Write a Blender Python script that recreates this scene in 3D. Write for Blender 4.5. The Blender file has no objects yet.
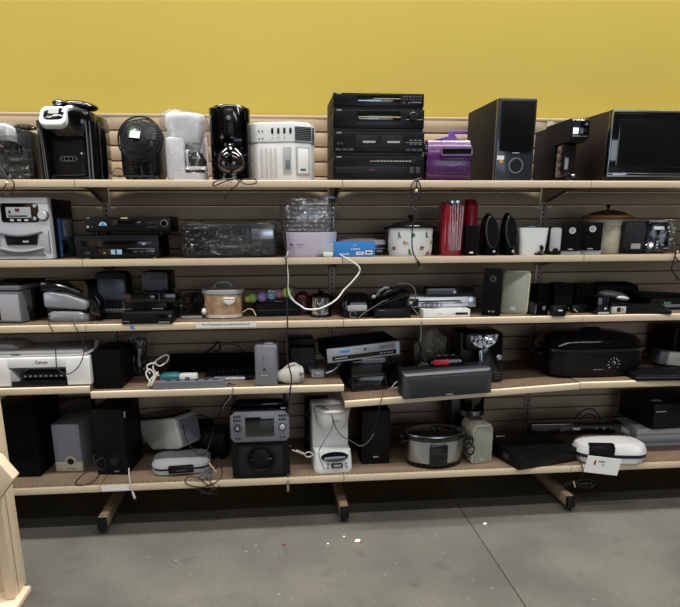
import bpy, bmesh, math, random
from mathutils import Vector, Matrix, Euler, noise
random.seed(7)
PI = math.pi
sc = bpy.context.scene
COL = sc.collection
# ---------------------------------------------------------------- camera
F, CX, CY = 597.807, 326.847, 373.387
PITCH, YAW, ROLL = .246878, .0907637, -.0040459
CAM = Vector((.875071, -3.428781, 1.510756))
def rot_cam(d):
    x, y, z = d
    c, s = math.cos(ROLL), math.sin(ROLL); x, z = c*x-s*z, s*x+c*z
    c, s = math.cos(PITCH), math.sin(PITCH); y, z = c*y+s*z, -s*y+c*z
    c, s = math.cos(YAW), math.sin(YAW); x, y = c*x+s*y, -s*x+c*y
    return Vector((x, y, z))
RI, FW, UP = rot_cam((1,0,0)), rot_cam((0,1,0)), rot_cam((0,0,1))
def ray(u, v): return rot_cam(((u-CX)/F, 1, -(v-CY)/F))
def atY(u, v, y): d = ray(u, v); return CAM+d*((y-CAM.y)/d.y)
def atZ(u, v, z): d = ray(u, v); return CAM+d*((z-CAM.z)/d.z)
def proj(p):
    d = Vector(p)-CAM; w = d.dot(FW)
    return CX+F*d.dot(RI)/w, CY-F*d.dot(UP)/w
cam = bpy.data.objects.new('camera', bpy.data.cameras.new('camera'))
COL.objects.link(cam); sc.camera = cam
m4 = Matrix((RI, UP, -FW)).transposed().to_4x4(); m4.translation = CAM
cam.matrix_world = m4
cam.data.sensor_fit = 'HORIZONTAL'; cam.data.sensor_width = 36
cam.data.lens = F/680*36
cam.data.shift_x = (340-CX)/680; cam.data.shift_y = (CY-303.5)/680
cam.data.clip_start = .05; cam.data.clip_end = 60
# ---------------------------------------------------------------- materials
def lin(h):
    r = []
    for i in (0, 2, 4):
        c = int(h[i:i+2], 16)/255
        r.append(c/12.92 if c <= .04045 else ((c+.055)/1.055)**2.4)
    return (*r, 1)
def mat(name, col, rough=.5, metal=0, spec=.5, nz=None, bump=None, coat=0, emit=None, trans=0, alpha=1):
    """nz=(scale, amount, colour2) mottles the colour; bump=(scale, strength)"""
    m = bpy.data.materials.new(name); m.use_nodes = True
    nt = m.node_tree; b = nt.nodes['Principled BSDF']; N = nt.nodes.new; L = nt.links.new
    b.inputs['Base Color'].default_value = lin(col); b.inputs['Roughness'].default_value = rough
    b.inputs['Metallic'].default_value = metal; b.inputs['Specular IOR Level'].default_value = spec
    b.inputs['Coat Weight'].default_value = coat; b.inputs['Coat Roughness'].default_value = .08
    b.inputs['Transmission Weight'].default_value = trans; b.inputs['Alpha'].default_value = alpha
    if emit:
        b.inputs['Emission Color'].default_value = lin(emit[0]); b.inputs['Emission Strength'].default_value = emit[1]
    tc = N('ShaderNodeTexCoord')
    if nz:
        n = N('ShaderNodeTexNoise'); n.inputs['Scale'].default_value = nz[0]; n.inputs['Detail'].default_value = 5
        L(tc.outputs['Object'], n.inputs['Vector'])
        r = N('ShaderNodeMapRange'); r.inputs['From Min'].default_value = .35; r.inputs['From Max'].default_value = .65
        r.inputs['To Max'].default_value = nz[1]; L(n.outputs['Fac'], r.inputs['Value'])
        x = N('ShaderNodeMix'); x.data_type = 'RGBA'; x.inputs['A'].default_value = lin(col); x.inputs['B'].default_value = lin(nz[2])
        L(r.outputs['Result'], x.inputs['Factor']); L(x.outputs['Result'], b.inputs['Base Color'])
    if bump:
        n = N('ShaderNodeTexNoise'); n.inputs['Scale'].default_value = bump[0]; n.inputs['Detail'].default_value = 3
        L(tc.outputs['Object'], n.inputs['Vector'])
        u = N('ShaderNodeBump'); u.inputs['Strength'].default_value = bump[1]; u.inputs['Distance'].default_value = .004
        L(n.outputs['Fac'], u.inputs['Height']); L(u.outputs['Normal'], b.inputs['Normal'])
    return m
def plastic_film(name, tint='ffffff', gloss=.16, rough=.12, sc_=28, strength=1., crease=.5):
    m = bpy.data.materials.new(name); m.use_nodes = True; nt = m.node_tree; nt.nodes.clear(); N = nt.nodes.new; L = nt.links.new
    o = N('ShaderNodeOutputMaterial'); mx = N('ShaderNodeMixShader'); t = N('ShaderNodeBsdfTransparent'); g = N('ShaderNodeBsdfGlossy')
    t.inputs['Color'].default_value = lin(tint); g.inputs['Roughness'].default_value = rough
    tc = N('ShaderNodeTexCoord'); n = N('ShaderNodeTexNoise'); n.inputs['Scale'].default_value = sc_; n.inputs['Detail'].default_value = 4
    n.inputs['Distortion'].default_value = 1.2
    u = N('ShaderNodeBump'); u.inputs['Strength'].default_value = strength; u.inputs['Distance'].default_value = .02
    L(tc.outputs['Object'], n.inputs['Vector']); L(n.outputs['Fac'], u.inputs['Height']); L(u.outputs['Normal'], g.inputs['Normal'])
    lw = N('ShaderNodeLayerWeight'); lw.inputs['Blend'].default_value = .3; L(u.outputs['Normal'], lw.inputs['Normal'])
    n2 = N('ShaderNodeTexNoise'); n2.inputs['Scale'].default_value = sc_*1.4; n2.inputs['Detail'].default_value = 3; n2.inputs['Distortion'].default_value = 2.5; L(tc.outputs['Object'], n2.inputs['Vector'])
    rg = N('ShaderNodeMath'); rg.operation = 'SUBTRACT'; rg.inputs[1].default_value = .5; L(n2.outputs['Fac'], rg.inputs[0])
    ab = N('ShaderNodeMath'); ab.operation = 'ABSOLUTE'; L(rg.outputs[0], ab.inputs[0])
    mr = N('ShaderNodeMapRange'); mr.inputs['From Min'].default_value = .014; mr.inputs['From Max'].default_value = .0; mr.inputs['To Max'].default_value = crease; L(ab.outputs[0], mr.inputs['Value'])
    a = N('ShaderNodeMath'); a.operation = 'MULTIPLY_ADD'; a.inputs[1].default_value = .12; a.inputs[2].default_value = gloss
    ad = N('ShaderNodeMath'); ad.operation = 'ADD'; ad.use_clamp = True; L(a.outputs[0], ad.inputs[0]); L(mr.outputs['Result'], ad.inputs[1])
    L(lw.outputs['Fresnel'], a.inputs[0]); L(ad.outputs[0], mx.inputs['Fac'])
    L(t.outputs[0], mx.inputs[1]); L(g.outputs[0], mx.inputs[2]); L(mx.outputs[0], o.inputs['Surface'])
    return m
M = dict(
 tan=mat('shelf_paint_tan','dac6a9',.45,nz=(9,.25,'ceb999')),
 taupe=mat('shelf_deck_paint','8f7a64',.5,nz=(14,.5,'7c6855')),
 slat=mat('slatwall_board','b3a085',.6,nz=(6,.3,'a39075')),
 groove=mat('groove_core','6b4334',.8),
 upright=mat('upright_paint','a09484',.45,metal=.2),
 slot=mat('slot_dark','0a0909',.9),
 foot=mat('foot_paint','8a7459',.5),
 blk=mat('black_plastic','07080b',.36,spec=.28),
 blkm=mat('matt_black_plastic','08090b',.55,spec=.2,bump=(400,.15)),
 blkg=mat('gloss_black_plastic','060608',.12,coat=.25),
 char=mat('charcoal_plastic','14161a',.5,spec=.3),
 dgry=mat('dark_grey_plastic','33363b',.5),
 slate=mat('slate_baffle','23272f',.3,coat=.4), gry=mat('grey_plastic','6d7077',.45),
 lgry=mat('light_grey_plastic','a9abae',.45),
 grille=mat('speaker_cloth','090a0c',.95,spec=.15,bump=(900,.6)),
 grille2=mat('grey_speaker_cloth','8e919b',.95,bump=(900,.6)),
 cream=mat('cream_plastic','c4bfa6',.5),
 creamg=mat('cream_grille','9b9e90',.8,bump=(900,.5)),
 wht=mat('white_plastic','e4e4e2',.4),
 wht2=mat('off_white_plastic','c6c4bd',.45),
 lilac=mat('lilac_plastic','c9c2d6',.35),
 silver=mat('silver_plastic','d2d5dc',.3,metal=.25),
 steel=mat('brushed_steel','aeb4bd',.28,metal=1),
 chrome=mat('chrome','d8dade',.08,metal=1),
 glass=mat('dark_glass','0c0c10',.06,coat=1),
 screen=mat('screen_glass','10120f',.12,coat=.5),
 lcd=mat('lcd_grey','8b9088',.3),
 redlcd=mat('red_display','8f1d2c',.3,emit=('c01830',.15)),
 bluem=mat('blue_card','2f7fc8',.55),
 sky=mat('pale_blue_sticker','9fc4e0',.5),
 paper=mat('white_paper','e8e8e4',.7),
 ink=mat('black_ink','18181a',.7),
 redink=mat('red_ink','b02030',.7),
 cord=mat('black_cord','0c0c0d',.45),
 cordg=mat('grey_cord','54565b',.5),
 cordw=mat('white_cord','d9d7d0',.45),
 tie=mat('wire_tie','c9b48a',.6),
 brass=mat('brass_plug','c8b070',.3,metal=1),
 purple=mat('purple_plastic','4c1656',.28,coat=.3),
 purpd=mat('pale_purple_plastic','6d479a',.3),
 red=mat('red_plastic','8a1020',.25,coat=.4),
 wood=mat('dark_woodgrain','231815',.55,spec=.25,nz=(30,.6,'150e0d')),
 beige=mat('beige_pattern_ceramic','bfa280',.5,nz=(26,.9,'8f7355')),
 green=mat('leaf_green','3f7d4a',.5), yel=mat('squash_yellow','d0a23a',.5), tom=mat('tomato_red','a83a2a',.5),
 teal=mat('teal_plastic','1c6670',.4), brown=mat('amber_rim','8d5a35',.35),
 smoke=mat('smoked_glass','1c1818',.08,coat=1),
 film=plastic_film('clear_wrap',gloss=.008,rough=.1,sc_=20,crease=.85), film2=plastic_film('stiff_clear_plastic',gloss=.03,rough=.06,sc_=14,strength=.5,crease=.6),
 filmf=plastic_film('frosted_wrap','f4f5f8',gloss=.05,rough=.12,sc_=22),
 bag=mat('milky_bag','a59c8c',.35,alpha=.72,bump=(30,1.)), silver2=mat('silver_grey','9a9da4',.32,metal=.3),
 ball_g=mat('green_glitter','5f9a3a',.3,nz=(150,.5,'a6c870')), ball_p=mat('purple_glitter','7a57a8',.3,nz=(150,.5,'b89ad6')),
 ball_b=mat('blue_glitter','4f94b4',.3,nz=(150,.5,'9accde')), ball_k=mat('pink_glitter','a3577d',.3,nz=(150,.5,'c88aa6')),
 ball_l=mat('lime_glitter','86bf2c',.3,nz=(150,.5,'b4dc60')), ball_y=mat('gold_glitter','b09a3c',.3,nz=(150,.5,'d6c270')),
)
# ---------------------------------------------------------------- mesh builder
def catmull(pts, n=6):
    P = [Vector(p) for p in pts]
    if len(P) < 3: return P
    out = []
    for i in range(len(P)-1):
        a = P[i-1] if i else P[0]*2-P[1]; b = P[i]; c = P[i+1]; d = P[i+2] if i+2 < len(P) else P[-1]*2-P[-2]
        for k in range(n):
            t = k/n
            out.append(.5*((2*b)+(c-a)*t+(2*a-5*b+4*c-d)*t*t+(3*b-a-3*c+d)*t**3))
    return out+[P[-1]]
def rrect(w, h, r, n=5, cx=0, cy=0):
    r = min(r, w/2-1e-5, h/2-1e-5); o = []
    for sx, sy, a in ((1,1,0), (-1,1,90), (-1,-1,180), (1,-1,270)):
        for k in range(n+1):
            t = math.radians(a+90*k/n); o.append((cx+sx*(w/2-r)+r*math.cos(t), cy+sy*(h/2-r)+r*math.sin(t)))
    return o
def ellipse(rx, ry, n=32, cx=0, cy=0, a0=0, a1=360):
    full = abs(a1-a0) >= 360
    return [(cx+rx*math.cos(math.radians(a0+(a1-a0)*k/(n if full else n-1))), cy+ry*math.sin(math.radians(a0+(a1-a0)*k/(n if full else n-1)))) for k in range(n)]
FONT = {}
def text_mesh(s, size):
    if (s, size) not in FONT:
        c = bpy.data.curves.new('txt', 'FONT'); c.body = s; c.size = size; c.align_x = 'CENTER'; c.align_y = 'CENTER'
        c.extrude = .0002; c.resolution_u = 2; c.offset = size*.012
        o = bpy.data.objects.new('txt', c); COL.objects.link(o)
        me = bpy.data.meshes.new_from_object(o.evaluated_get(bpy.context.evaluated_depsgraph_get()))
        bpy.data.objects.remove(o); bpy.data.curves.remove(c); FONT[(s, size)] = me
    return FONT[(s, size)]
class MB:
    def __init__(s, name, T=None, parent=None):
        s.name, s.T, s.parent = name, T, parent; s.bm = bmesh.new(); s.mats = []; s.label = None; s.obj = None; s.stuff = False; s.world = False
    def add(s, t, m, X=None):
        if isinstance(m, str): m = M[m]
        if m not in s.mats: s.mats.append(m)
        k = s.mats.index(m)
        for f in t.faces: f.material_index = k
        if X is not None: bmesh.ops.transform(t, matrix=X, verts=t.verts)
        me = bpy.data.meshes.new('t'); t.to_mesh(me); t.free(); s.bm.from_mesh(me); bpy.data.meshes.remove(me)
        return s
    def box(s, c, d, m, bev=.0015, rot=(0,0,0), seg=2):
        t = bmesh.new(); bmesh.ops.create_cube(t, size=1)
        bmesh.ops.scale(t, vec=d, verts=t.verts)
        bev = min(bev, min(d)*.45)
        if bev > 0: bmesh.ops.bevel(t, geom=t.edges[:], offset=bev, segments=seg, affect='EDGES', profile=.5)
        return s.add(t, m, Matrix.Translation(c) @ Euler(rot).to_matrix().to_4x4())
    def bx(s, x0, x1, y0, y1, z0, z1, m, bev=.0015, seg=2):
        return s.box(((x0+x1)/2, (y0+y1)/2, (z0+z1)/2), (abs(x1-x0), abs(y1-y0), abs(z1-z0)), m, bev, seg=seg)
    def cyl(s, c, r, h, m, axis='z', r2=None, seg=24, bev=0, rot=None):
        pr = [(0, -h/2), (r, -h/2), (r if r2 is None else r2, h/2), (0, h/2)]
        if bev:
            q = r if r2 is None else r2
            pr = [(0, -h/2), (r-bev, -h/2), (r, -h/2+bev), (q, h/2-bev), (q-bev, h/2), (0, h/2)]
        return s.lathe(pr, m, c, axis, seg=seg, rot=rot)
    def lathe(s, pr, m, c=(0,0,0), axis='z', sx=1, sy=1, seg=24, rot=None, a0=0, a1=360):
        t = bmesh.new(); full = abs(a1-a0) >= 360; rings = []
        na = seg if full else seg+1
        for r, z in pr:
            if r < 1e-6: rings.append([t.verts.new((0, 0, z))])
            else: rings.append([t.verts.new((r*sx*math.cos(math.radians(a0+(a1-a0)*k/seg)), r*sy*math.sin(math.radians(a0+(a1-a0)*k/seg)), z)) for k in range(na)])
        for A, B in zip(rings, rings[1:]):
            for k in range(seg if full else seg):
                k2 = (k+1) % na
                if len(A) == 1 and len(B) == 1: continue
                if len(A) == 1: q = [A[0], B[k2], B[k]]
                elif len(B) == 1: q = [A[k], A[k2], B[0]]
                else: q = [A[k], A[k2], B[k2], B[k]]
                try: t.faces.new(q)
                except ValueError: pass
        bmesh.ops.recalc_face_normals(t, faces=t.faces)
        X = {'z': Matrix(), 'y': Matrix.Rotation(PI/2, 4, 'X'), 'x': Matrix.Rotation(PI/2, 4, 'Y')}[axis]
        if rot: X = Euler(rot).to_matrix().to_4x4() @ X
        return s.add(t, m, Matrix.Translation(c) @ X)
    def ell(s, c, r, m, rot=(0,0,0), seg=20):
        t = bmesh.new(); bmesh.ops.create_uvsphere(t, u_segments=seg, v_segments=seg//2+2, radius=1); bmesh.ops.scale(t, vec=r, verts=t.verts)
        return s.add(t, m, Matrix.Translation(c) @ Euler(rot).to_matrix().to_4x4())
    def prism(s, poly, axis, d0, d1, m, bev=0, seg=2, X=None):
        t = bmesh.new()
        P3 = {'x': lambda a, b, d: (d, a, b), 'y': lambda a, b, d: (a, d, b), 'z': lambda a, b, d: (a, b, d)}[axis]
        A = [t.verts.new(P3(a, b, d0)) for a, b in poly]; B = [t.verts.new(P3(a, b, d1)) for a, b in poly]
        fa = t.faces.new(A); fb = t.faces.new(B[::-1]); n = len(A)
        for k in range(n): t.faces.new((A[k], B[k], B[(k+1) % n], A[(k+1) % n]))
        bmesh.ops.recalc_face_normals(t, faces=t.faces)
        if bev:
            ed = [e for e in t.edges if (e in fa.edges or e in fb.edges)] if len(poly) > 8 else t.edges[:]
            bmesh.ops.bevel(t, geom=ed, offset=bev, segments=seg, affect='EDGES', profile=.5)
        return s.add(t, m, X)
    def loft(s, rings, m, cap=True, X=None):
        t = bmesh.new(); R = [[t.verts.new(p) for p in r] for r in rings]; n = len(R[0])
        for A, B in zip(R, R[1:]):
            for k in range(n): t.faces.new((A[k], A[(k+1) % n], B[(k+1) % n], B[k]))
        if cap: t.faces.new(R[0]); t.faces.new(R[-1][::-1])
        bmesh.ops.recalc_face_normals(t, faces=t.faces)
        return s.add(t, m, X)
    def frame(s, w, h, r, b, y0, y1, m, cx=0, cz=0, r2=None):
        """rounded rectangular ring facing -y"""
        A = rrect(w, h, r, cx=cx, cy=cz); B = rrect(w-2*b, h-2*b, max(r-b, .0005) if r2 is None else r2, cx=cx, cy=cz)
        rings = [[(x, y1, z) for x, z in A], [(x, y0, z) for x, z in A], [(x, y0, z) for x, z in B], [(x, y1, z) for x, z in B]]
        return s.loft(rings, m, cap=False)
    def tube(s, pts, r, m, seg=7, n=6, smooth=True):
        P = catmull(pts, n) if smooth else [Vector(p) for p in pts]
        P = [p for i, p in enumerate(P) if i == 0 or (p-P[i-1]).length > 1e-5]
        t = bmesh.new(); rings = []; up = Vector((.13, .21, 1)).normalized()
        for i, p in enumerate(P):
            d = (P[min(i+1, len(P)-1)]-P[max(i-1, 0)]).normalized()
            a = d.cross(up)
            if a.length < .05: a = d.cross(Vector((1, 0, 0)))
            a.normalize(); b = d.cross(a)
            rr = r[min(int(i/(len(P)-1)*(len(r)-1)+.5), len(r)-1)] if isinstance(r, (list, tuple)) else r
            rings.append([t.verts.new(p+rr*(a*math.cos(2*PI*k/seg)+b*math.sin(2*PI*k/seg))) for k in range(seg)]); up = b.cross(d)*-1 if False else up
        for A, B in zip(rings, rings[1:]):
            for k in range(seg): t.faces.new((A[k], A[(k+1) % seg], B[(k+1) % seg], B[k]))
        t.faces.new(rings[0]); t.faces.new(rings[-1][::-1]); bmesh.ops.recalc_face_normals(t, faces=t.faces)
        return s.add(t, m)
    def text(s, st, size, c, m, rot=(PI/2, 0, 0)):
        if isinstance(m, str): m = M[m]
        if m not in s.mats: s.mats.append(m)
        t = bmesh.new(); t.from_mesh(text_mesh(st, size))
        return s.add(t, m, Matrix.Translation(c) @ Euler(rot).to_matrix().to_4x4())
    # front-face helpers: fractions of the thing's width and height
    def fr(s, a0, a1, c0, c1, th, m, bev=.001, off=0):
        T = s.T; y = -T.d/2-off
        return s.bx(T.X(a0), T.X(a1), y-th, y+.002, T.Z(c0), T.Z(c1), m, bev)
    def frr(s, a0, a1, c0, c1, r, th, m, off=0, bev=.001):
        T = s.T; y = -T.d/2-off
        return s.prism(rrect(abs(T.X(a1)-T.X(a0)), abs(T.Z(c1)-T.Z(c0)), r, cx=(T.X(a0)+T.X(a1))/2, cy=(T.Z(c0)+T.Z(c1))/2), 'y', y-th, y+.002, m, bev)
    def fc(s, a, c, r, th, m, off=0, bev=.001, r2=None):
        T = s.T; y = -T.d/2-off
        return s.cyl((T.X(a), y-th/2+.001, T.Z(c)), r, th+.002, m, 'y', bev=min(bev, r*.3))
    def ft(s, st, a, c, size, m, off=0):
        T = s.T
        return s.text(st, size, (T.X(a), -T.d/2-off-.0006, T.Z(c)), m)
    def marks(s, a, c, n, size, m, off=0, y=None, x0=None, z0=None):
        """a line of print too small to read: n short upright strokes"""
        T = s.T; x = T.X(a) if x0 is None else x0; z = T.Z(c) if z0 is None else z0; yy = (-T.d/2-off) if y is None else y
        for k in range(n):
            w = size*(.5, .35, .6, .45)[k % 4]; s.box((x+(k-(n-1)/2)*size*.85, yy-.0005, z), (w, .001, size*(.9, .7, 1, .75)[k % 4]), m, 0)
        return s
    def body(s, m, bev=.004, z0=0, z1=1, y0=0, y1=1, x0=0, x1=1):
        T = s.T
        return s.bx(T.X(x0), T.X(x1), -T.d/2+y0*T.d, -T.d/2+y1*T.d, T.Z(z0), T.Z(z1), m, bev)
    def rings(s, a, c, r, wid, m, off=0, th=.002):
        T = s.T; y = -T.d/2-off
        pr = [(r-wid, 0), (r-wid, th), (r, th), (r, 0)]
        return s.lathe(pr, m, (T.X(a), y, T.Z(c)), 'y')
    def speaker_round(s, a, c, r, m='dgry', m2='blk', off=0):
        T = s.T; y = -T.d/2-off
        return s.lathe([(r, 0), (r, .004), (r*.86, .004), (r*.6, -.006), (r*.3, -.008), (r*.28, -.002), (0, .002)], m, (T.X(a), y, T.Z(c)), 'y')
def finish(mb, parent_obj):
    me = bpy.data.meshes.new(mb.name)
    if mb.world and mb.T is not None:
        bmesh.ops.transform(mb.bm, matrix=mb.T.mat.inverted(), verts=mb.bm.verts)
    for f in mb.bm.faces: f.smooth = True
    mb.bm.to_mesh(me); mb.bm.free()
    for m in mb.mats: me.materials.append(m)
    me.set_sharp_from_angle(angle=math.radians(8 if getattr(mb, 'flat', 0) else 35))
    o = bpy.data.objects.new(mb.name, me); COL.objects.link(o)
    if parent_obj: o.parent = parent_obj
    if mb.label: o['label'] = mb.label
    if mb.stuff: o['kind'] = 'stuff'
    mb.obj = o; return o
def static(name, mb, kind='structure'):
    o = finish(mb, None); o.name = name
    if kind: o['kind'] = kind
    return o
# ---------------------------------------------------------------- shelves
PITCHX = 1.219
LIP = .032
FR = {1:-.511, 2:-.511, 3:-.56, 4:-.597, 5:-.60}
ZB = {1:1.6715, 2:1.3165, 3:1.018, 5:.2165}
SL = (.671-.611)/PITCHX
def shelf_z(row, x):
    if row == 4:
        if x < -.002: return .7275+LIP
        if x < PITCHX: return .700+LIP
        if x < 2*PITCHX: return .614+SL*(x-PITCHX)+LIP
        return .677+LIP
    return ZB[row]+LIP
THINGS = []
SIL = {'black coffee machine with silver head wrapped in clear plastic, leftmost on top shelf': 0.5,
 'glossy black pod coffee brewer with silver ring around its display': 0.4,
 'white drip coffee maker wrapped in crinkled clear plastic': 0.3,
 'small plain black cube tucked between the printed slow cooker and red jar': 1,
 'red appliance holding clear fluted jar with chrome rim': 0.5,
 'plain rounded red appliance beside the fluted clear jar': 0.6,
 'small black speaker with silver badge in front of the red appliances': 1,
 'black glossy rounded tray standing upright with row of pale holes': 0.4,
 'small black sandwich toaster with silver latch label': 0.3,
 'slim white disc player at the bottom of the small player stack': 0.6,
 'silver disc player in the middle of the small player stack': 0.7,
 'black disc player with bluish display on top of the small player stack': 0.7,
 'low shiny black plastic case in front of the leftmost small speaker': 0.6,
 'shiny black boxy device with pale front label beside the grey handheld vacuum': 0.7,
 'black box speaker behind the whitish hand appliance': 0.3,
 'black espresso machine with faceted silver reflector and round knob': 0.5,
 'plain black speaker with tiny pale badge right of the white coffee maker': 0,
 'cream rounded speaker with grey grille beside the oval steel slow cooker': 0.5,
 'wide flat black recorder box lying turned on the bottom shelf': 0,
 'left one of two black oval desktop speakers, beside small speaker with badge': 0.35,
 'right one of two black oval desktop speakers, next to the white bin': 0.35}   # how far the pixel span includes a visible side
RND = {'round black desk fan with a white sticker on its grille': 0.5,
 'white drip coffee maker wrapped in crinkled clear plastic': 0.5,
 'tall round glossy black coffee maker with glass carafe': 1,
 'lilac food steamer with clear ribbed bowl and domed lid': 0.6,
 'white slow cooker printed with vegetables, black rim and glass lid': 1,
 'red appliance holding clear fluted jar with chrome rim': 0.7,
 'cream patterned slow cooker with amber rimmed glass lid, wrapped in plastic': 1,
 'oval beige patterned slow cooker with grey rim and white oval badge': 1,
 'small chrome dip cooker with black lid and base beside upright': 1,
 'small black sandwich toaster with silver latch label': 0.5,
 'large black roaster oven with domed lid and round dial': 0.7,
 'oval steel slow cooker with glass lid and black control panel': 1,
 'white contact grill with black seam and handle on bottom shelf': 0.5}
class Thing:
    """a thing standing on a shelf: u1,u2 front face pixels, vt its top, yf front depth (or pixel row of its base when > 0)"""
    def __init__(s, name, label, cat, u1, u2, vt, yf, d, row=None, rz=0, rx=0, ry=0, group=None, z=None, hgt=None, tilt=True):
        uc = (u1+u2)/2
        if yf > 0:
            zz = z if z is not None else None
            if zz is None:
                x = 0.
                p = atZ(uc, yf, shelf_z(row, atY(uc, yf, -.5).x)); zz = shelf_z(row, p.x); p = atZ(uc, yf, zz)
            else: p = atZ(uc, yf, zz)
            yf = p.y
        k = SIL.get(label, 0); rt = (yf+3.4288)/(yf+3.4288+d)
        if k and uc > 283: u1 = min(u2-(u2-u1)*.4, u1+k*(u1-283)*(1/rt-1))
        elif k: u2 = max(u1+(u2-u1)*.4, u2+k*(u2-283)*(1/rt-1))
        q = 1+RND.get(label, 0)*d/2/(yf+3.4288); u1 = 283+(u1-283)*q; u2 = 283+(u2-283)*q   # round things are widest at mid depth
        uc = (u1+u2)/2
        x = atY(uc, 300, yf).x
        for _ in range(4):
            zz = z if z is not None else shelf_z(row, x)
            v = proj((x, yf, zz))[1]; x = atY(uc, v, yf).x
        v = proj((x, yf, zz))[1]
        xa, xb = atY(u1, v, yf).x, atY(u2, v, yf).x
        s.w = (xb-xa)/math.cos(rz) if abs(rz) < .9 else xb-xa
        s.d = d; s.h = hgt if hgt else atY(uc, vt, yf).z-zz
        s.z0 = zz; s.yf = yf
        if row == 4 and PITCHX < x < 2*PITCHX and tilt: ry = ry-math.atan(SL)
        off = Euler((0, 0, rz)).to_matrix() @ Vector((0, d/2, 0))
        s.loc = Vector((x, yf, zz+.0004))+off
        s.mat = Matrix.Translation(s.loc) @ Euler((rx, ry, rz)).to_matrix().to_4x4()
        e = bpy.data.objects.new(name, None); COL.objects.link(e); e.empty_display_size = .05
        e.location = s.loc; e.rotation_euler = (rx, ry, rz)
        e['label'] = label; e['category'] = cat
        if group: e['group'] = group
        s.e = e; s.parts = []; THINGS.append(s)
    def X(s, a): return (a-.5)*s.w
    def Z(s, c): return c*s.h
    def mb(s, name, parent=None, label=None):
        b = MB(name, s, parent); b.label = label; s.parts.append(b); return b
    def cord(s, pts, r=.0028, m='cord', name='power_cord', n=6, plug=None, tie=None):
        """pts are (u, v, y) picture points at world depth y"""
        b = s.mb(name); b.world = True
        P = [atY(u, v, y) for u, v, y in pts]; b.tube(P, r, m, n=n)
        if plug:
            d = (P[-1]-P[-2]).normalized(); a = P[-1]
            b.tube([a-d*.004, a+d*.012, a+d*.028], .0075 if plug is True else plug, m, smooth=False, seg=8)
            side = d.cross(Vector((0, 1, 0))).normalized()*.004
            for q in (-1, 1): b.tube([a+d*.028+side*q, a+d*.04+side*q], .0014, 'brass', smooth=False)
        if tie: p = atY(*tie); b.ell(p, (.007, .007, .009), 'tie', seg=10)
        return b
def build_all():
    for T in THINGS:
        for b in T.parts:
            finish(b, b.parent.obj if b.parent else T.e)
def crumple(T, x0, x1, y0, y1, z0, z1, m, amp=.008, name='plastic_wrap', sub=16, r=.02, fr=22, seed=0, top=None):
    """loose sheet drawn round a box-shaped volume, closed all round"""
    b = T.mb(name); t = bmesh.new(); bmesh.ops.create_cube(t, size=1)
    bmesh.ops.subdivide_edges(t, edges=t.edges[:], cuts=sub, use_grid_fill=True)
    dx, dy, dz = x1-x0, y1-y0, z1-z0; c = Vector(((x0+x1)/2, (y0+y1)/2, (z0+z1)/2))
    for v in t.verts:
        p = Vector((v.co.x*dx, v.co.y*dy, v.co.z*dz)); q = Vector([max(-s_/2+r, min(s_/2-r, a)) for a, s_ in zip(p, (dx, dy, dz))])
        dd = p-q
        if dd.length > 1e-6: p = q+dd.normalized()*min(r, dd.length) if dd.length > r else p
        if top: k = (p.z+dz/2)/dz; p.x *= 1+(top-1)*k; p.y *= 1+(top-1)*k
        nv = noise.noise_vector((p+c)*fr+Vector((seed*7.3, 0, 0)))
        n2 = noise.noise_vector((p+c)*fr*3.1+Vector((seed*3.3, 5, 0)))*.45; nv = nv+n2
        p = p+Vector((nv.x, nv.y, nv.z if p.z > -dz*.4 else 0))*amp; p += c
        p.z = max(p.z, .001); v.co = p
    b.flat = True; b.add(t, m); return b
# ---------------------------------------------------------------- the room
def wallmat():
    m = mat('yellow_wall_paint','baa544',.75,nz=(1.2,.25,'b19b3e'),bump=(160,.12)); return m
b = MB('wall'); b.bx(-6, 9, .075, .2, 0, 5.2, wallmat(), 0); static('wall_back', b)
def floor_mat():
    m = bpy.data.materials.new('polished_concrete'); m.use_nodes = True; nt = m.node_tree; bs = nt.nodes['Principled BSDF']; N = nt.nodes.new; L = nt.links.new
    tc = N('ShaderNodeTexCoord')
    def nz(s, d, a, b_):
        n = N('ShaderNodeTexNoise'); n.inputs['Scale'].default_value = s; n.inputs['Detail'].default_value = d; L(tc.outputs['Object'], n.inputs['Vector'])
        r = N('ShaderNodeMapRange'); r.inputs['From Min'].default_value = a; r.inputs['From Max'].default_value = b_; L(n.outputs['Fac'], r.inputs['Value']); return r.outputs['Result']
    def mix(f, a, b_):
        x = N('ShaderNodeMix'); x.data_type = 'RGBA'; L(f, x.inputs['Factor'])
        for k, v in (('A', a), ('B', b_)):
            if isinstance(v, str): x.inputs[k].default_value = lin(v)
            else: L(v, x.inputs[k])
        return x.outputs['Result']
    c = mix(nz(2.2, 6, .35, .68), '52514c', '64625b')
    c = mix(nz(90, 3, .55, .75), c, '454440')
    c = mix(nz(7, 8, .6, .8), c, '4a4843')
    v = N('ShaderNodeTexVoronoi'); v.inputs['Scale'].default_value = 16; L(tc.outputs['Object'], v.inputs['Vector'])
    r = N('ShaderNodeMapRange'); r.inputs['From Min'].default_value = .09; r.inputs['From Max'].default_value = .05; L(v.outputs['Distance'], r.inputs['Value'])
    mm = N('ShaderNodeMath'); mm.operation = 'MULTIPLY'; L(r.outputs['Result'], mm.inputs[0]); L(nz(3.1, 2, .5, .62), mm.inputs[1])
    c = mix(mm.outputs[0], c, '9c9684')
    L(c, bs.inputs['Base Color']); bs.inputs['Roughness'].default_value = .42; bs.inputs['Specular IOR Level'].default_value = .35
    return m
b = MB('floor'); fm = floor_mat(); b.bx(-6, 1.862, -10, .2, -.1, 0, fm, .002); b.bx(1.868, 9, -10, .2, -.1, 0, fm, .002)
b.bx(1.861, 1.869, -10, .2, -.09, -.004, mat('joint_filler','3b2f28',.9), 0); static('floor', b)
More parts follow.
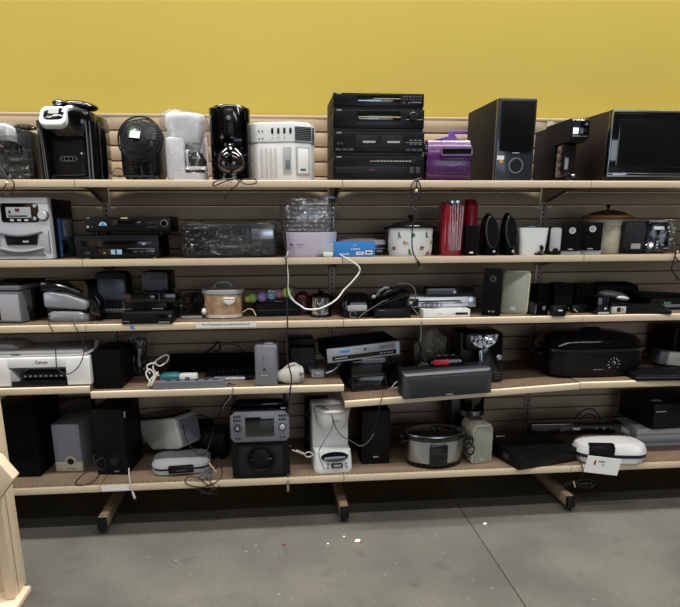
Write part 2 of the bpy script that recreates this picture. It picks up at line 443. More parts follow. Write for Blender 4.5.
# ---------------------------------------------------------------- display rack
XE = (-1.219, 0, 1.219, 2.438, 3.657)
def rack_part(name, parent=None, label=None): b = rack.mb(name, parent, label); b.world = True; return b
class R0: pass
rack = R0(); rack.parts = []; rack.mat = Matrix.Translation((1.219, 0, 0))
e = bpy.data.objects.new('wall_shelving_rack', None); COL.objects.link(e); e.location = (1.219, 0, 0)
e['label'] = 'beige slatwall shelving rack frame with slotted uprights against yellow wall'; e['category'] = 'shelving rack'
rack.e = e
def rmb(name, parent=None, label=None):
    b = MB(name, rack, parent); b.label = label; b.world = True; rack.parts.append(b); return b
rack.mb = rmb; THINGS.append(rack)
Z0 = 1.9845
for k in range(4):
    a, c = XE[k]+.021, XE[k+1]-.021
    b = rack_part('slatwall_panel')
    poly = [(0, 2.057), (.02, 2.057), (.02, .12), (0, .12)]
    n = 24; prev = []
    zs = [Z0-i*.0762 for i in range(25)]
    b.bx(a, c, .008, .03, .12, 2.05, 'groove', 0)
    top = 2.057
    for z in zs:
        b.bx(a, c, 0, .0085, z+.0038, top, 'slat', .0016); top = z-.0038
    b.bx(a-.02, c+.02, -.004, .032, 2.05, 2.066, 'slat', .003)
for x in XE:
    b = rack_part('upright')
    b.bx(x-.0205, x+.0205, -.006, .05, .0, 2.05, 'upright', .003)
    z = .3
    while z < 2.0:
        for q in (-1, ): b.bx(x-.004, x+.004, -.0068, -.004, z, z+.014, 'slot', 0)
        z += .0254
    f_ = rack_part('foot')
    f_.bx(x-.022, x+.022, -.612, .04, .028, .088, 'foot', .006)
    b2 = rack_part('foot_cap', f_, 'black plastic end cap')
    b2.bx(x-.0225, x+.0225, -.636, -.612, .025, .086, 'blk', .005)
    b2.lathe([(0, 0), (.02, 0), (.02, .006), (.006, .01), (.006, .03), (0, .03)], 'dgry', (x, -.60, 0))
SIDE = ['far left bay', 'left bay under the stack of stereo parts', 'middle bay', 'right bay under the microwave']
BAY = ['leftmost bay', 'second bay from the left', 'third bay from the left', 'rightmost bay']
ROWN = {1:'top', 2:'second', 3:'third', 4:'fourth', 5:'bottom'}
for row in (1, 2, 3, 4, 5):
    for k in range(4):
        x0, x1 = XE[k]+.0015, XE[k+1]-.0015
        xm = (x0+x1)/2; z = shelf_z(row, xm); yF = FR[row]; ry = -math.atan(SL) if (row == 4 and k == 2) else 0
        class S: pass
        s_ = S(); s_.parts = []; s_.mat = Matrix.Translation((xm, 0, z)) @ Euler((0, ry, 0)).to_matrix().to_4x4()
        s_.e = bpy.data.objects.new('metal_shelf', None); COL.objects.link(s_.e); s_.e.location = (xm, 0, z); s_.e.rotation_euler = (0, ry, 0)
        s_.e['label'] = f'tan metal shelf, {ROWN[row]} row, {BAY[k]}' if not ry else 'tan metal shelf hung crooked, fourth row, under the long grey centre speaker'
        s_.e['category'] = 'shelf'; s_.e['group'] = 'tan metal shelves of the rack'; THINGS.append(s_)
        w = (x1-x0)/2
        b = MB('deck', s_); s_.parts.append(b)
        b.bx(-w, w, yF+.012, -.008, -.004, 0, 'taupe', .001)
        for q in (-1, 1): b.bx(q*w-.0015 if q > 0 else q*w, q*w if q > 0 else q*w+.0015, yF+.01, -.02, -.03, -.001, 'taupe', 0)
        b.bx(-w+.02, w-.02, (yF)/2-.02, yF/2+.02, -.02, -.004, 'taupe', .002)
        if row >= 3:
            n = 46
            for i in range(n):
                b.cyl((-w+.02+(2*w-.04)*i/(n-1), yF+.03, .0003), .0042, .0008, 'slot', seg=6)
        l = MB('front_lip', s_); s_.parts.append(l)
        l.prism([(yF+.016, 0.0002), (yF+.004, .0002), (yF+.001, -.001), (yF, -.005), (yF, -LIP+.004), (yF+.002, -LIP), (yF+.016, -LIP), (yF+.016, -LIP+.002), (yF+.004, -LIP+.003), (yF+.004, -.004), (yF+.016, -.004)], 'x', -w, w, 'tan')
        for q in (-1, 1):
            g = MB('bracket', s_); s_.parts.append(g)
            xx = q*(w-.012)
            g.prism([(-.006, -.004), (yF+.03, -.004), (yF+.03, -.02), (-.3, -.024), (-.03, -.085), (-.006, -.085)], 'x', xx-.0015, xx+.0015, 'upright')
# price strip with printed words
b = MB('shelf_label'); p0, p1 = atY(196, 325.5, FR[3]), atY(256, 325.5, FR[3])
xm = (p0.x+p1.x)/2; w = p1.x-p0.x
b.bx(xm-w/2, xm+w/2, FR[3]-.0012, FR[3]-.0002, 1.018+.008, 1.018+.034, 'paper', 0)
b.text('PUT THINGS BACK IN THEIR PROPER PLACE', .0115, (xm, FR[3]-.0016, 1.018+.021), 'ink')
o = finish(b, None); o['label'] = 'white paper strip of printed words stuck on the third shelf edge'; o['category'] = 'label'
for i, (u0, u1, v, row, lab) in enumerate([(101.5, 129, 491, 5, 'white blank tag strip on bottom shelf edge below the subwoofer')]):
    b = MB('price_tag'); a, c = atY(u0, v-4, FR[row]), atY(u1, v-4, FR[row])
    b.bx(a.x, c.x, FR[row]-.0012, FR[row]-.0002, .2165+.005, .2165+.032, 'paper', 0)
    o = finish(b, None); o['label'] = lab; o['category'] = 'label'
b = MB('tape_scrap'); a = atY(132, 326, FR[3]); b.prism([(a.x-.012, 1.03), (a.x+.014, 1.022), (a.x+.008, 1.04), (a.x-.004, 1.046)], 'y', FR[3]-.001, FR[3]-.0002, 'bluem')
o = finish(b, None); o['label'] = 'torn scrap of blue tape on the third shelf edge'; o['category'] = 'tape'
# neighbouring stand at the left edge
class S: pass
s_ = S(); s_.parts = []; s_.mat = Matrix.Translation((-.247, -1.19, 0)); s_.e = bpy.data.objects.new('display_stand', None); COL.objects.link(s_.e); s_.e.location = (-.247, -1.19, 0)
s_.e['label'] = 'tan metal post of a nearer display stand at the left picture edge'; s_.e['category'] = 'display stand'; THINGS.append(s_)
b = MB('post', s_); s_.parts.append(b)
b.bx(.012, .05, 0, .05, .03, 2.0, 'tan', .004); b.bx(-.14, .014, .06, .075, .03, 2.0, 'tan', .002); b.bx(.035, .05, .04, .12, .03, 2.0, 'tan', .002)
b = MB('foot', s_); s_.parts.append(b); b.bx(-.06, .075, -.14, .10, .0, .03, 'tan', .006)
b = MB('shelf_end', s_); s_.parts.append(b)
b.prism([(-.08, .05), (.075, .035), (.128, -.05), (.05, -.15), (-.08, -.15)], 'y', -.04, .02, 'tan', .004, X=Matrix.Translation((0, 0, .622)))
# debris on the floor
for i, (u, v, m_, sz, lab) in enumerate([(357.5, 541, 'paper', .016, 'white crumb with pink corner on floor below the middle foot'), (344, 537, 'tie', .008, 'small tan crumb on floor near the middle rack foot'),
      (485, 524, 'paper', .011, 'white paper scrap on floor right of the floor joint'), (284, 545, mat('dark_red_scrap','5a1426',.7), .010, 'dark red sliver on floor left of the middle foot'), (328, 544, 'paper', .006, 'tiny white speck on floor just left of the pink-cornered crumb')]):
    b = MB('litter_scrap'); p = atZ(u, v, 0)
    b.prism([(p.x-sz, p.y-sz*.5), (p.x+sz*.4, p.y-sz*.8), (p.x+sz, p.y+sz*.5), (p.x-sz*.3, p.y+sz)], 'z', .0003, .003, m_, .0005)
    if i == 0: b.prism([(p.x+.002, p.y-.02), (p.x+.02, p.y-.02), (p.x+.016, p.y-.008)], 'z', .0003, .003, 'tom')
    o = finish(b, None); o['label'] = lab; o['category'] = 'litter'
# ================================================================ top shelf
G = 'stereo components stacked on the top shelf'
# -- machine in plastic at the far left
T = Thing('espresso_maker', 'black coffee machine with silver head wrapped in clear plastic, leftmost on top shelf', 'coffee machine', -14, 42, 121, -.47, .26, 1)
b = T.mb('body'); b.body('blk', .02, 0, .9, .35, 1, .1, .98); b.bx(T.X(.18), T.X(.98), -T.d/2+.01, T.d/2, 0, T.Z(.1), 'blk', .008)
b.body('blk', .01, 0, .55, .2, 1, .3, 1)
for r_, c in ((.05, .5), (.042, .5)): b.lathe([(r_-.004, 0), (r_-.004, .004), (r_, .004), (r_, 0)], 'dgry', (T.X(.62), -T.d/2+.055, T.Z(.5)), 'y', sy=.75)
h = T.mb('brew_head', label='silver brew head'); h.prism(rrect(T.w*.66, T.h*.24, .02, cx=T.X(.3), cy=T.Z(.84)), 'y', -T.d/2-.01, T.d/2-.06, 'silver', .008)
h.bx(T.X(.3), T.X(.6), -T.d/2-.015, -T.d/2, T.Z(.74), T.Z(.92), 'lgry', .006)
k = T.mb('steam_lever'); k.tube([(T.X(.1), -T.d/2-.03, T.Z(.7)), (T.X(.3), -T.d/2-.04, T.Z(.62)), (T.X(.55), -T.d/2-.02, T.Z(.52))], .009, 'blk')
p = T.mb('filter_holder'); p.lathe([(0, -.02), (.034, -.02), (.04, .02), (0, .02)], 'blkg', (T.X(.62), -T.d/2+.04, T.Z(.56))); p.tube([(T.X(.62), -T.d/2+.02, T.Z(.56)), (T.X(.6), -T.d/2-.04, T.Z(.55))], .01, 'blk', smooth=False)
l = T.mb('drip_tray'); l.prism(ellipse(.065, .06, 30, T.X(.62), -T.d/2+.06), 'z', .002, .03, 'blkg', .004)
c = T.mb('lid'); c.lathe([(.05, 0), (.05, .01), (.03, .018), (0, .02)], 'blk', (T.X(.75), 0, T.Z(.94)))
crumple(T, T.X(.02), T.X(1.03), -T.d/2-.015, T.d/2, .002, T.Z(.97), 'film', .012, seed=1)
T.cord([(-6, 150, -.5), (1, 168, -.53), (8, 180, -.535), (3, 190, -.54), (10, 196, -.54), (14, 183, -.535), (5, 176, -.53)], .003, name='power_cord', tie=(7, 183, -.54))
# -- pod coffee brewer
T = Thing('pod_coffee_brewer', 'glossy black pod coffee brewer with silver ring around its display', 'coffee machine', 42, 109, 109, -.475, .28, 1)
b = T.mb('body'); W, H, D = T.w, T.h, T.d
b.loft([[(a, c_+D*.1, z) for a, c_ in rrect(W*k, D*.8*k, .08, 9)] for k, z in ((.94, 0), (.98, H*.1), (1.0, H*.6), (1.0, H*.86), (.95, H*.95), (.84, H*.99))], 'blkg')
b.bx(-W*.36, W*.3, -D*.48, 0, 0, H*.06, 'blk', .008)
rc = T.mb('recess', label='matt recessed front'); rc.prism(rrect(W*.56, H*.62, .012, 5, -W*.06, H*.36), 'y', -D*.325, -D*.25, 'blk', .004)
for x, w_ in ((-W*.42, .026), (W*.32, .036)):
    l_ = T.mb('side_column'); l_.loft([[(x*(1+.06*t)+a, -D*.3+c_, .002+H*.84*t) for a, c_ in ellipse(w_, .05, 20)] for t in (0, .2, .5, .8, 1)], 'blkg')
hd = T.mb('brew_head'); hd.loft([[(a*k_, c_*k_-.03, z) for a, c_ in rrect(W*.84, D*.72, .06, 6)] for k_, z in ((.8, H*.64), (.97, H*.72), (1, H*.9), (.95, H*.98), (.8, H*1.0))], 'blkg')
dx, dz = T.X(.3), T.Z(.9)
r_ = T.mb('control_panel', label='display in a silver ring')
X = Matrix.Translation((dx, -D/2-.004, dz)) @ Euler((math.radians(-30), 0, math.radians(-4))).to_matrix().to_4x4()
r_.prism(rrect(.118, .098, .03, 7), 'y', -.004, .03, 'silver', .006, X=X)
r_.prism(rrect(.088, .062, .018, 6, .004, .008), 'y', -.008, .0, 'blkg', .002, X=X)
r_.prism(rrect(.045, .026, .003, cy=.018, cx=.004), 'y', -.0095, .0, 'lcd', X=X)
for i in (-1, 0, 1): r_.prism(ellipse(.004, .004, 10, i*.018, -.008), 'y', -.0095, .0, 'dgry', X=X)
h_ = T.mb('lid_handle', label='silver lid handle'); h_.tube([(dx+.045, -D/2+.0, dz+.01), (dx+.06, -D/2+.02, dz+.035), (dx+.1, -D/2+.05, dz+.04), (dx+.14, -D/2+.08, dz+.02)], [.012, .013, .01, .006], 'silver')
li = T.mb('lid'); li.ell((T.X(.66), -.05, T.Z(1.09)), (.08, .07, .022), 'blkg', rot=(0, .1, 0)); li.cyl((T.X(.62), -.04, T.Z(1.02)), .05, .03, 'blk'); li.ell((T.X(.36), -.09, T.Z(1.1)), (.03, .03, .018), 'blkg'); li.ell((T.X(.38), -.115, T.Z(1.1)), (.012, .008, .012), 'chrome')
gr = T.mb('drip_tray'); gr.bx(-W*.3, W*.22, -D/2-.0, -D/2+.08, H*.06, H*.08, 'blkg', .003)
bd = T.mb('badge', label='grey swirl badge'); 
for i in range(3): bd.prism(ellipse(.02, .012, 18, T.X(.36)+i*.018, T.Z(.32)), 'y', -D*.335, -D*.32, 'char', .0005)
for i in range(3): bd.lathe([(.017, 0), (.017, .0015), (.02, .0015), (.02, 0)], 'gry', (T.X(.36)+i*.018, -D*.334, T.Z(.32)), 'y', sy=.6)
bd.cyl((T.X(.65), -D*.33, T.Z(.4)), .004, .004, 'paper', 'y')
# -- fan in front of a small black case
T = Thing('desk_fan', 'round black desk fan with a white sticker on its grille', 'fan', 121, 164, 113, -.485, .10, 1, rz=0)
H = T.h; R = T.w*.5; cz = T.Z(.64); Xc = Matrix.Translation((-.004, -.015, cz)) @ Euler((math.radians(-14), 0, math.radians(-14))).to_matrix().to_4x4()
b = T.mb('base'); b.prism(rrect(.13, .09, .03, 6, .0, 0), 'z', 0, .022, 'blkg', .006)
st = T.mb('stand'); st.tube([(0, .01, .02), (-.004, .015, T.Z(.28)), (0, .02, T.Z(.55))], .011, 'blk')
for q in (-1, 1): st.tube([(q*.02, 0, .02), (q*.028, .005, T.Z(.22)), (q*.02, .01, T.Z(.4))], .005, 'blkg')
g = T.mb('cage')
def ringX(mb, r, y, w, m, X):
    n = 40; tt = [[(math.cos(2*PI*k/n)*(r+w*math.cos(a)), y+w*math.sin(a), math.sin(2*PI*k/n)*(r+w*math.cos(a))) for k in range(n)] for a in [2*PI*j/6 for j in range(7)]]
    mb.loft(tt, m, cap=False, X=X)
Rv = T.h*.352
for r, y in ((1, 0), (1, .03), (.93, -.018), (.72, -.03), (.5, -.036), (.3, -.04)): ringX(g, Rv*r, y, .0022 if r < 1 else .004, 'blk', Xc)
import itertools
for i in range(44):
    a = 2*PI*i/44; pp = [(Rv*r*math.cos(a+tw), y, Rv*r*math.sin(a+tw)) for r, y, tw in ((.25, -.04, 0), (.5, -.036, .12), (.75, -.028, .22), (.95, -.014, .3), (1, 0, .32), (1, .03, .32), (.6, .05, .32))]
    t_ = [Xc @ Vector(p_) for p_ in pp]; g.tube(t_, .0013, 'dgry', seg=4, n=2)
hb = T.mb('grille_badge'); hb.prism(ellipse(.03, .03, 24), 'y', -.046, -.036, 'blkg', .003, X=Xc)
sk = T.mb('sticker', label='white sticker with green edge'); sk.prism([(-.022, -.012), (.026, -.018), (.03, .014), (-.018, .018)], 'y', -.048, -.0465, 'paper', X=Xc); sk.prism([(-.027, -.012), (-.022, -.012), (-.018, .018), (-.023, .018)], 'y', -.048, -.0465, 'green', X=Xc)
bl = T.mb('blade')
for i in range(3):
    a = i*2*PI/3; ring = [[(Rv*r*math.cos(a+t), .0+.015*t*(1 if r > .3 else .4), Rv*r*math.sin(a+t)) for r, t in ((.2, 0), (.85, -.1), (.92, .5), (.8, 1.0), (.2, .7))], [(Rv*r*math.cos(a+t), .003+.015*t*(1 if r > .3 else .4), Rv*r*math.sin(a+t)) for r, t in ((.2, 0), (.85, -.1), (.92, .5), (.8, 1.0), (.2, .7))]]
    bl.loft(ring, 'blk', X=Xc)
bl.prism(ellipse(.026, .026, 20), 'y', -.01, .03, 'blk', .003, X=Xc)
mo = T.mb('motor_housing'); mo.prism(ellipse(.035, .035, 20), 'y', .04, .085, 'blkg', .008, X=Xc)
T.cord([(148, 178, -.47), (130, 176, -.5), (118, 177, -.5), (113, 172, -.49), (118, 168, -.47), (128, 173, -.45)], .0025)
T = Thing('air_purifier', 'black rounded case standing right behind the desk fan', 'air purifier', 123, 161, 121, -.355, .2, 1)
b = T.mb('body'); b.prism(rrect(T.w, T.h, .05, 8, 0, T.h/2), 'y', -T.d/2, T.d/2, 'blkm', .01)
b.prism(rrect(T.w*.8, T.h*.8, .04, 8, 0, T.h/2), 'y', -T.d/2-.003, -T.d/2+.01, 'char', .002)
g = T.mb('vent')
for i in range(5): g.fr(.2, .8, .15+.05*i, .17+.05*i, .005, 'blkg', .0005)
# -- white coffee maker in plastic
T = Thing('drip_coffee_maker', 'white drip coffee maker wrapped in crinkled clear plastic', 'coffee maker', 166, 211, 112, -.475, .24, 1)
W, H, D = T.w, T.h, T.d
b = T.mb('body'); b.loft([[(a*k_, c_*k_, z) for a, c_ in rrect(W*.92, D*.8, .06, 7)] for k_, z in ((1.0, 0), (1, H*.12))], 'wht')
b.prism(rrect(W*.9, D*.34, .04, 6, 0, D*.26), 'z', H*.1, H*.7, 'wht', .004)
b.loft([[(a*k_, c_*k_, z) for a, c_ in rrect(W*.9, D*.8, .07, 7)] for k_, z in ((.8, H*.58), (.88, H*.66), (1.0, H*.9), (1.0, H*.97), (.96, H))], 'wht')
b.bx(-W*.45, 0, -D*.38, D*.3, .0, H*.66, 'wht', .02)
l = T.mb('lid'); l.prism(rrect(W*.8, D*.66, .06, 7), 'z', H*.995, H*1.015, 'wht2', .004)
cf = T.mb('carafe', label='dark glass carafe'); cf.lathe([(0, 0), (.04, 0), (.052, .015), (.055, .05), (.04, .08), (.036, .09), (0, .09)], 'smoke', (W*.2, -D*.18, H*.13), seg=28)
hn = T.mb('carafe_band', cf, 'white band and handle'); hn.lathe([(.053, 0), (.0585, 0), (.0585, .014), (.053, .014)], 'wht', (W*.2, -D*.18, H*.17), seg=28)
hn.tube([(W*.1, -D*.18-.04, H*.45), (W*.07, -D*.5, H*.42), (W*.07, -D*.5, H*.22), (W*.1, -D*.18-.05, H*.18)], .006, 'silver')
crumple(T, T.X(-.03), T.X(1.02), -D/2-.012, D/2, .002, H*1.04, 'filmf', .012, seed=3, r=.05)
# -- black cylindrical coffee maker with carafe
T = Thing('coffee_maker', 'tall round glossy black coffee maker with glass carafe', 'coffee maker', 215, 251, 104, -.475, .17, 1)
W, H, D = T.w, T.h, T.d; R = W*.49
b = T.mb('body'); b.lathe([(0, 0), (R, 0), (R, H*.06), (R*.96, H*.07), (0, H*.07)], 'blkg', seg=36)
b.lathe([(R*.985, H*.05), (R*.985, H*.97), (R*.9, H*1.0), (R*.6, H*.99), (0, H*.985)], 'blkg', seg=30, a0=-20, a1=200)
b.lathe([(0, H*.56), (R*.98, H*.56), (R*.98, H*.97), (R*.9, H), (R*.6, H*.99), (0, H*.985)], 'blkg', seg=36)
b.bx(-R*.95, R*.95, R*.25, R*.9, 0, H*.9, 'blkg', .01)
for q in (-1, 1): b.loft([[(q*R*.93+a, -.02+c_, z) for a, c_ in ellipse(.016, .05, 14)] for z in (0, H*.96)], 'blkg')
cp = T.mb('control_panel'); cp.bx(-.024, .02, -R-.004, -R+.03, H*.6, H*.93, 'blk', .006)
cp.lathe([(0, 0), (.01, 0), (.01, .006), (0, .008)], 'gry', (-.002, -R-.003, H*.82), 'y', sy=1.0)
for i in range(3): cp.cyl((0, -R-.005, H*(.74-.045*i)), .0035, .004, 'dgry', 'y', seg=12)
cf = T.mb('carafe', label='glass carafe'); cf.lathe([(0, 0), (R*.68, 0), (R*.86, H*.06), (R*.95, H*.14), (R*.86, H*.26), (R*.6, H*.36), (R*.5, H*.38), (0, H*.38)], 'smoke', (0, -R*.3, H*.085), seg=36)
h_ = T.mb('carafe_handle', cf); h_.tube([(0, -R*1.0, H*.43), (0, -R*1.2, H*.46), (0, -R*1.4, H*.36), (0, -R*1.35, H*.2), (0, -R*1.2, H*.14)], .011, 'blkg')
h_.lathe([(R*.56, 0), (R*.62, 0), (R*.62, .012), (0, .022)], 'blkg', (0, -R*.3, H*.46), seg=28)
wp = T.mb('warming_plate'); wp.lathe([(0, 0), (R*.88, 0), (R*.88, .008), (0, .008)], 'blkg', (0, -R*.3, H*.065), seg=32)
T.cord([(236, 178, -.49), (226, 181, -.53), (214, 186, -.53), (216, 181, -.535), (234, 179, -.54), (246, 184, -.54), (256, 183, -.54), (254, 179, -.53), (242, 180, -.535), (236, 186, -.54), (228, 192, -.54), (224, 200, -.54)], .003)
# -- white air cleaner with louvres
T = Thing('humidifier', 'white humidifier with row of oval buttons and louvred corner', 'humidifier', 252.5, 316, 121.5, -.47, .2, 1)
W, H, D = T.w, T.h, T.d
foot = [(-W*.5, D*.4), (-W*.5, -D*.18), (-W*.4, -D*.34), (W*.15, -D*.5), (W*.18, -D*.5), (W*.42, -D*.36), (W*.5, -D*.1), (W*.5, D*.4)]
b = T.mb('body'); b.prism([(x, y) for x, y in foot], 'z', 0, H*.66, 'wht', .004)
u_ = T.mb('control_head'); u_.loft([[(x*k_, y*k_, z) for x, y in foot] for k_, z in ((1.02, H*.67), (1.03, H*.9), (1.0, H*.98), (.9, H*1.0))], 'wht')
u_.loft([[(x*k_, y*k_, z) for x, y in foot] for k_, z in ((1.0, H*.64), (1.0, H*.68))], 'lgry')
def onface(p0, p1, f, z, off=.002): x = p0[0]+(p1[0]-p0[0])*f; y = p0[1]+(p1[1]-p0[1])*f; return (x, y-off, z)
fa, fb = foot[2], foot[3]; ang = math.atan2(fb[1]-fa[1], fb[0]-fa[0])

for i in range(4): T.mb('button').box(onface(fa, fb, .42+.17*i, H*.85), (.011, .012, .026), 'char', .005, rot=(0, 0, ang))
for i in range(3): T.mb('button').box(onface(fa, fb, .42+.17*i, H*.74), (.004, .012, .004), 'gry', .001, rot=(0, 0, ang))
for i in range(2):
    for j in range(2): T.mb('button').box(onface(fa, fb, .04+.1*i, H*(.72+.13*j)), (.005, .012, .006), 'char', .001, rot=(0, 0, ang))
rb = T.mb('recess')
for i in range(4): rb.box(onface(fa, fb, .1+.13*i, H*.32), (.009, .012, H*.5), 'wht2', .004, rot=(0, 0, ang))
rb.box(onface(fa, fb, .82, H*.35), (.038, .008, H*.46), 'lgry', .003, rot=(0, 0, ang)); rb.box(onface(fa, fb, .84, H*.28, .005), (.02, .008, H*.16), 'gry', .001, rot=(0, 0, ang))
fa, fb = foot[4], foot[5]; ang = math.atan2(fb[1]-fa[1], fb[0]-fa[0])
wn = T.mb('window'); wn.box(onface(fa, fb, .5, H*.34), (.07, .01, H*.5), 'lgry', .006, rot=(0, 0, ang)); wn.box(onface(fa, fb, .52, H*.34, .006), (.055, .006, H*.42), 'paper', .003, rot=(0, 0, ang)); wn.box(onface(fa, fb, .5, H*.19, .009), (.026, .004, .01), 'teal', .001, rot=(0, 0, ang))
lv = T.mb('louvre')
for i in range(8): lv.box(onface(fa, fb, .55, H*(.7+.03*i), .004), (.085, .01, H*.013), 'slot', .0005, rot=(0, 0, ang)); 
for i in range(8): lv.box((W*.475, -D*.22, H*(.7+.03*i)), (.008, .03, H*.013), 'slot', .0005)
# -- stack of four stereo components (bottom to top)
UNITS = [('compact_disc_player', 'CD player', 155.5, 181, 'black compact disc player, lowest in the stereo stack'),
         ('cassette_deck', 'cassette deck', 131.5, 155.5, 'black twin cassette deck second from bottom in the stereo stack'),
         ('stereo_amplifier', 'amplifier', 109, 131.5, 'black amplifier with big round volume knob in the stereo stack'),
         ('stereo_tuner', 'tuner', 93, 109, 'slim black tuner on top of the stereo stack')]
zb = None
for i, (nm, cat_, v0, v1, lab) in enumerate(UNITS):
    T = Thing(nm, lab, cat_, 334, 423.5, v0, -.47, .32, 1, rz=math.radians(0), group=G, z=zb) if i else Thing(nm, lab, cat_, 334, 423.5, v0, -.47, .32, 1, group=G)
    zb = T.z0+T.h+.0006
    b = T.mb('body'); b.body('blkm', .003, .02, .985, .05)
    f_ = T.mb('front_panel'); f_.bx(-T.w/2-.003, T.w/2+.003, -T.d/2, -T.d/2+.02, .012*0+T.Z(.14), T.Z(.99), 'blk', .003); f_.bx(-T.w/2, T.w/2, -T.d/2+.004, -T.d/2+.02, T.Z(.0), T.Z(.13), 'char', .002)
    f_.ft('SONY', .06, .93, .0085, 'paper')
    if i == 0:
        d_ = T.mb('disc_drawer'); d_.fr(.02, .81, .3, .55, .003, 'char', .001); d_.marks(.42, .43, 8, .004, 'brown', .0032)
        
        for k in range(11): T.mb('button').fc(.49+.035*k, .78, .0035, .004, 'lgry')
        for k in range(2): T.mb('button').fr(.84+.07*k, .89+.07*k, .3, .55, .003, 'dgry')
        T.mb('button').fr(.86, .91, .66, .86, .003, 'char'); T.mb('button').fr(.4, .9, .765, .785, .001, 'tie', 0)
        T.cord([(421, 178, -.50), (413, 182, -.53), (411, 192, -.535), (417, 200, -.535), (421, 190, -.54), (417, 180, -.535), (416, 196, -.54), (410, 205, -.54), (418, 214, -.54), (413, 225, -.54), (412, 240, -.54), (413, 252, -.54), (418, 262, -.54)], .0032, plug=True, tie=(416.5, 191, -.543))
    if i == 1:
        d_ = T.mb('cassette_door')
        for k in range(2):
            x0 = .24+.27*k; d_.fr(x0, x0+.25, .28, .84, .003, 'char', .0015); d_.fr(x0+.08, x0+.22, .52, .6, .001, 'lgry', 0, off=.003)
        
        for k in range(3): T.mb('button').fr(.02+.07*k, .08+.07*k, .17, .28, .004, 'dgry')
        for k in range(3): T.mb('button').fr(.8+.065*k, .855+.065*k, .17, .28, .004, 'dgry')
        for k in range(2): T.mb('button').fc(.05+.04*k, .48, .006, .003, 'dgry')
        for k in range(3):
            T.mb('button').fr(.84+.05*k, .875+.05*k, .6, .66, .003, 'gry'); T.mb('button').fr(.84+.05*k, .875+.05*k, .45, .5, .003, 'gry')
        T.mb('button').fr(.8, .99, .54, .55, .001, 'tie', 0)
    if i == 2:
        d_ = T.mb('display'); d_.fr(.26, .74, .48, .92, .002, 'screen', .001); d_.fr(.27, .74, .62, .66, .001, 'tie', 0, off=.002); d_.fr(.28, .5, .54, .57, .001, 'sky', 0, off=.002)
        kn = T.mb('volume_knob'); kn.fc(.88, .66, .02, .018, 'blk', bev=.003)
        
        for k in range(6): T.mb('button').fr(.05+.035*k, .06+.035*k, .55, .85, .002, 'slot', 0)
        T.mb('button').fr(.26, .74, .24, .36, .004, 'char'); T.mb('button').fr(.8, .99, .53, .55, .001, 'tie', 0); T.mb('button').fc(.06, .38, .004, .003, 'slot')
    if i == 3:
        d_ = T.mb('display'); d_.fr(.26, .74, .4, .88, .002, 'screen', .001); d_.fr(.44, .74, .62, .66, .001, 'tie', 0, off=.002); d_.fr(.27, .52, .47, .54, .001, 'sky', 0, off=.002); d_.fr(.6, .66, .52, .56, .001, 'redlcd', 0, off=.002)
        
        for k in range(6): T.mb('button').fr(.76+.038*k, .79+.038*k, .7, .8, .003, 'dgry'); T.mb('button').fr(.76+.038*k, .79+.038*k, .56, .64, .003, 'dgry')
        for k in range(2): T.mb('button').fc(.78+.06*k, .4, .004, .003, 'gry')
        T.mb('button').fr(.86, .98, .38, .46, .003, 'gry')
# -- purple case
T = Thing('sandwich_press', 'purple rounded gadget case with open handle slot', 'appliance', 427, 470, 140, -.48, .15, 1, rz=math.radians(-4))
W, H, D = T.w, T.h, T.d
prof = [(-D/2+.02, 0), (-D/2, H*.15), (-D/2-.004, H*.5), (-D/2+.004, H*.85), (-D/2+.03, H*1.0), (D*.1, H*1.06), (D*.42, H*.98), (D/2, H*.7), (D/2, .0)]
b = T.mb('body'); b.prism(prof, 'x', -W/2, W/2, 'purple', .006, seg=3)
e_ = T.mb('side_panel', label='dark glossy end panel'); e_.prism([(y*.86, H*.07+z*.86) for y, z in prof], 'x', -W/2-.005, -W/2+.004, 'blkg', .002); e_.cyl((-W/2-.006, -D*.2, H*.7), .006, .006, 'gry', 'x')
s_ = T.mb('handle_slot', label='pale purple rim round a dark slot'); s_.frame(W*.72, H*.22, H*.07, H*.045, -D/2-.018, -D/2+.01, 'purple', cx=W*.14, cz=H*.71)
s_.prism(rrect(W*.66, H*.14, H*.05, cx=W*.14, cy=H*.71), 'y', -D/2-.008, -D/2+.01, 'slot', 0)
s_.bx(-W*.2, W*.48, -D/2-.012, -D/2+.01, H*.5, H*.6, 'purple', .006)
l = T.mb('latch'); l.tube([(-W*.12, -D/2-.003, H*.42), (0, -D/2-.008, H*.36), (W*.12, -D/2-.008, H*.36), (W*.24, -D/2-.003, H*.42)], .0035, 'purpd')
l.frame(W*.66, H*.26, .004, .0015, -D/2-.006, -D/2+.003, 'purple', cx=W*.02, cz=H*.32)
h_ = T.mb('carry_handle', label='pale purple top handle'); h_.prism([(-W*.3, H*1.04), (0, H*1.12), (W*.02, H*1.25), (W*.42, H*1.25), (W*.43, H*1.19), (W*.12, H*1.17), (W*.2, H*1.05), (W*.36, H*1.0), (-W*.1, H*1.0)], 'y', -D*.28, -D*.1, 'purpd', .004)
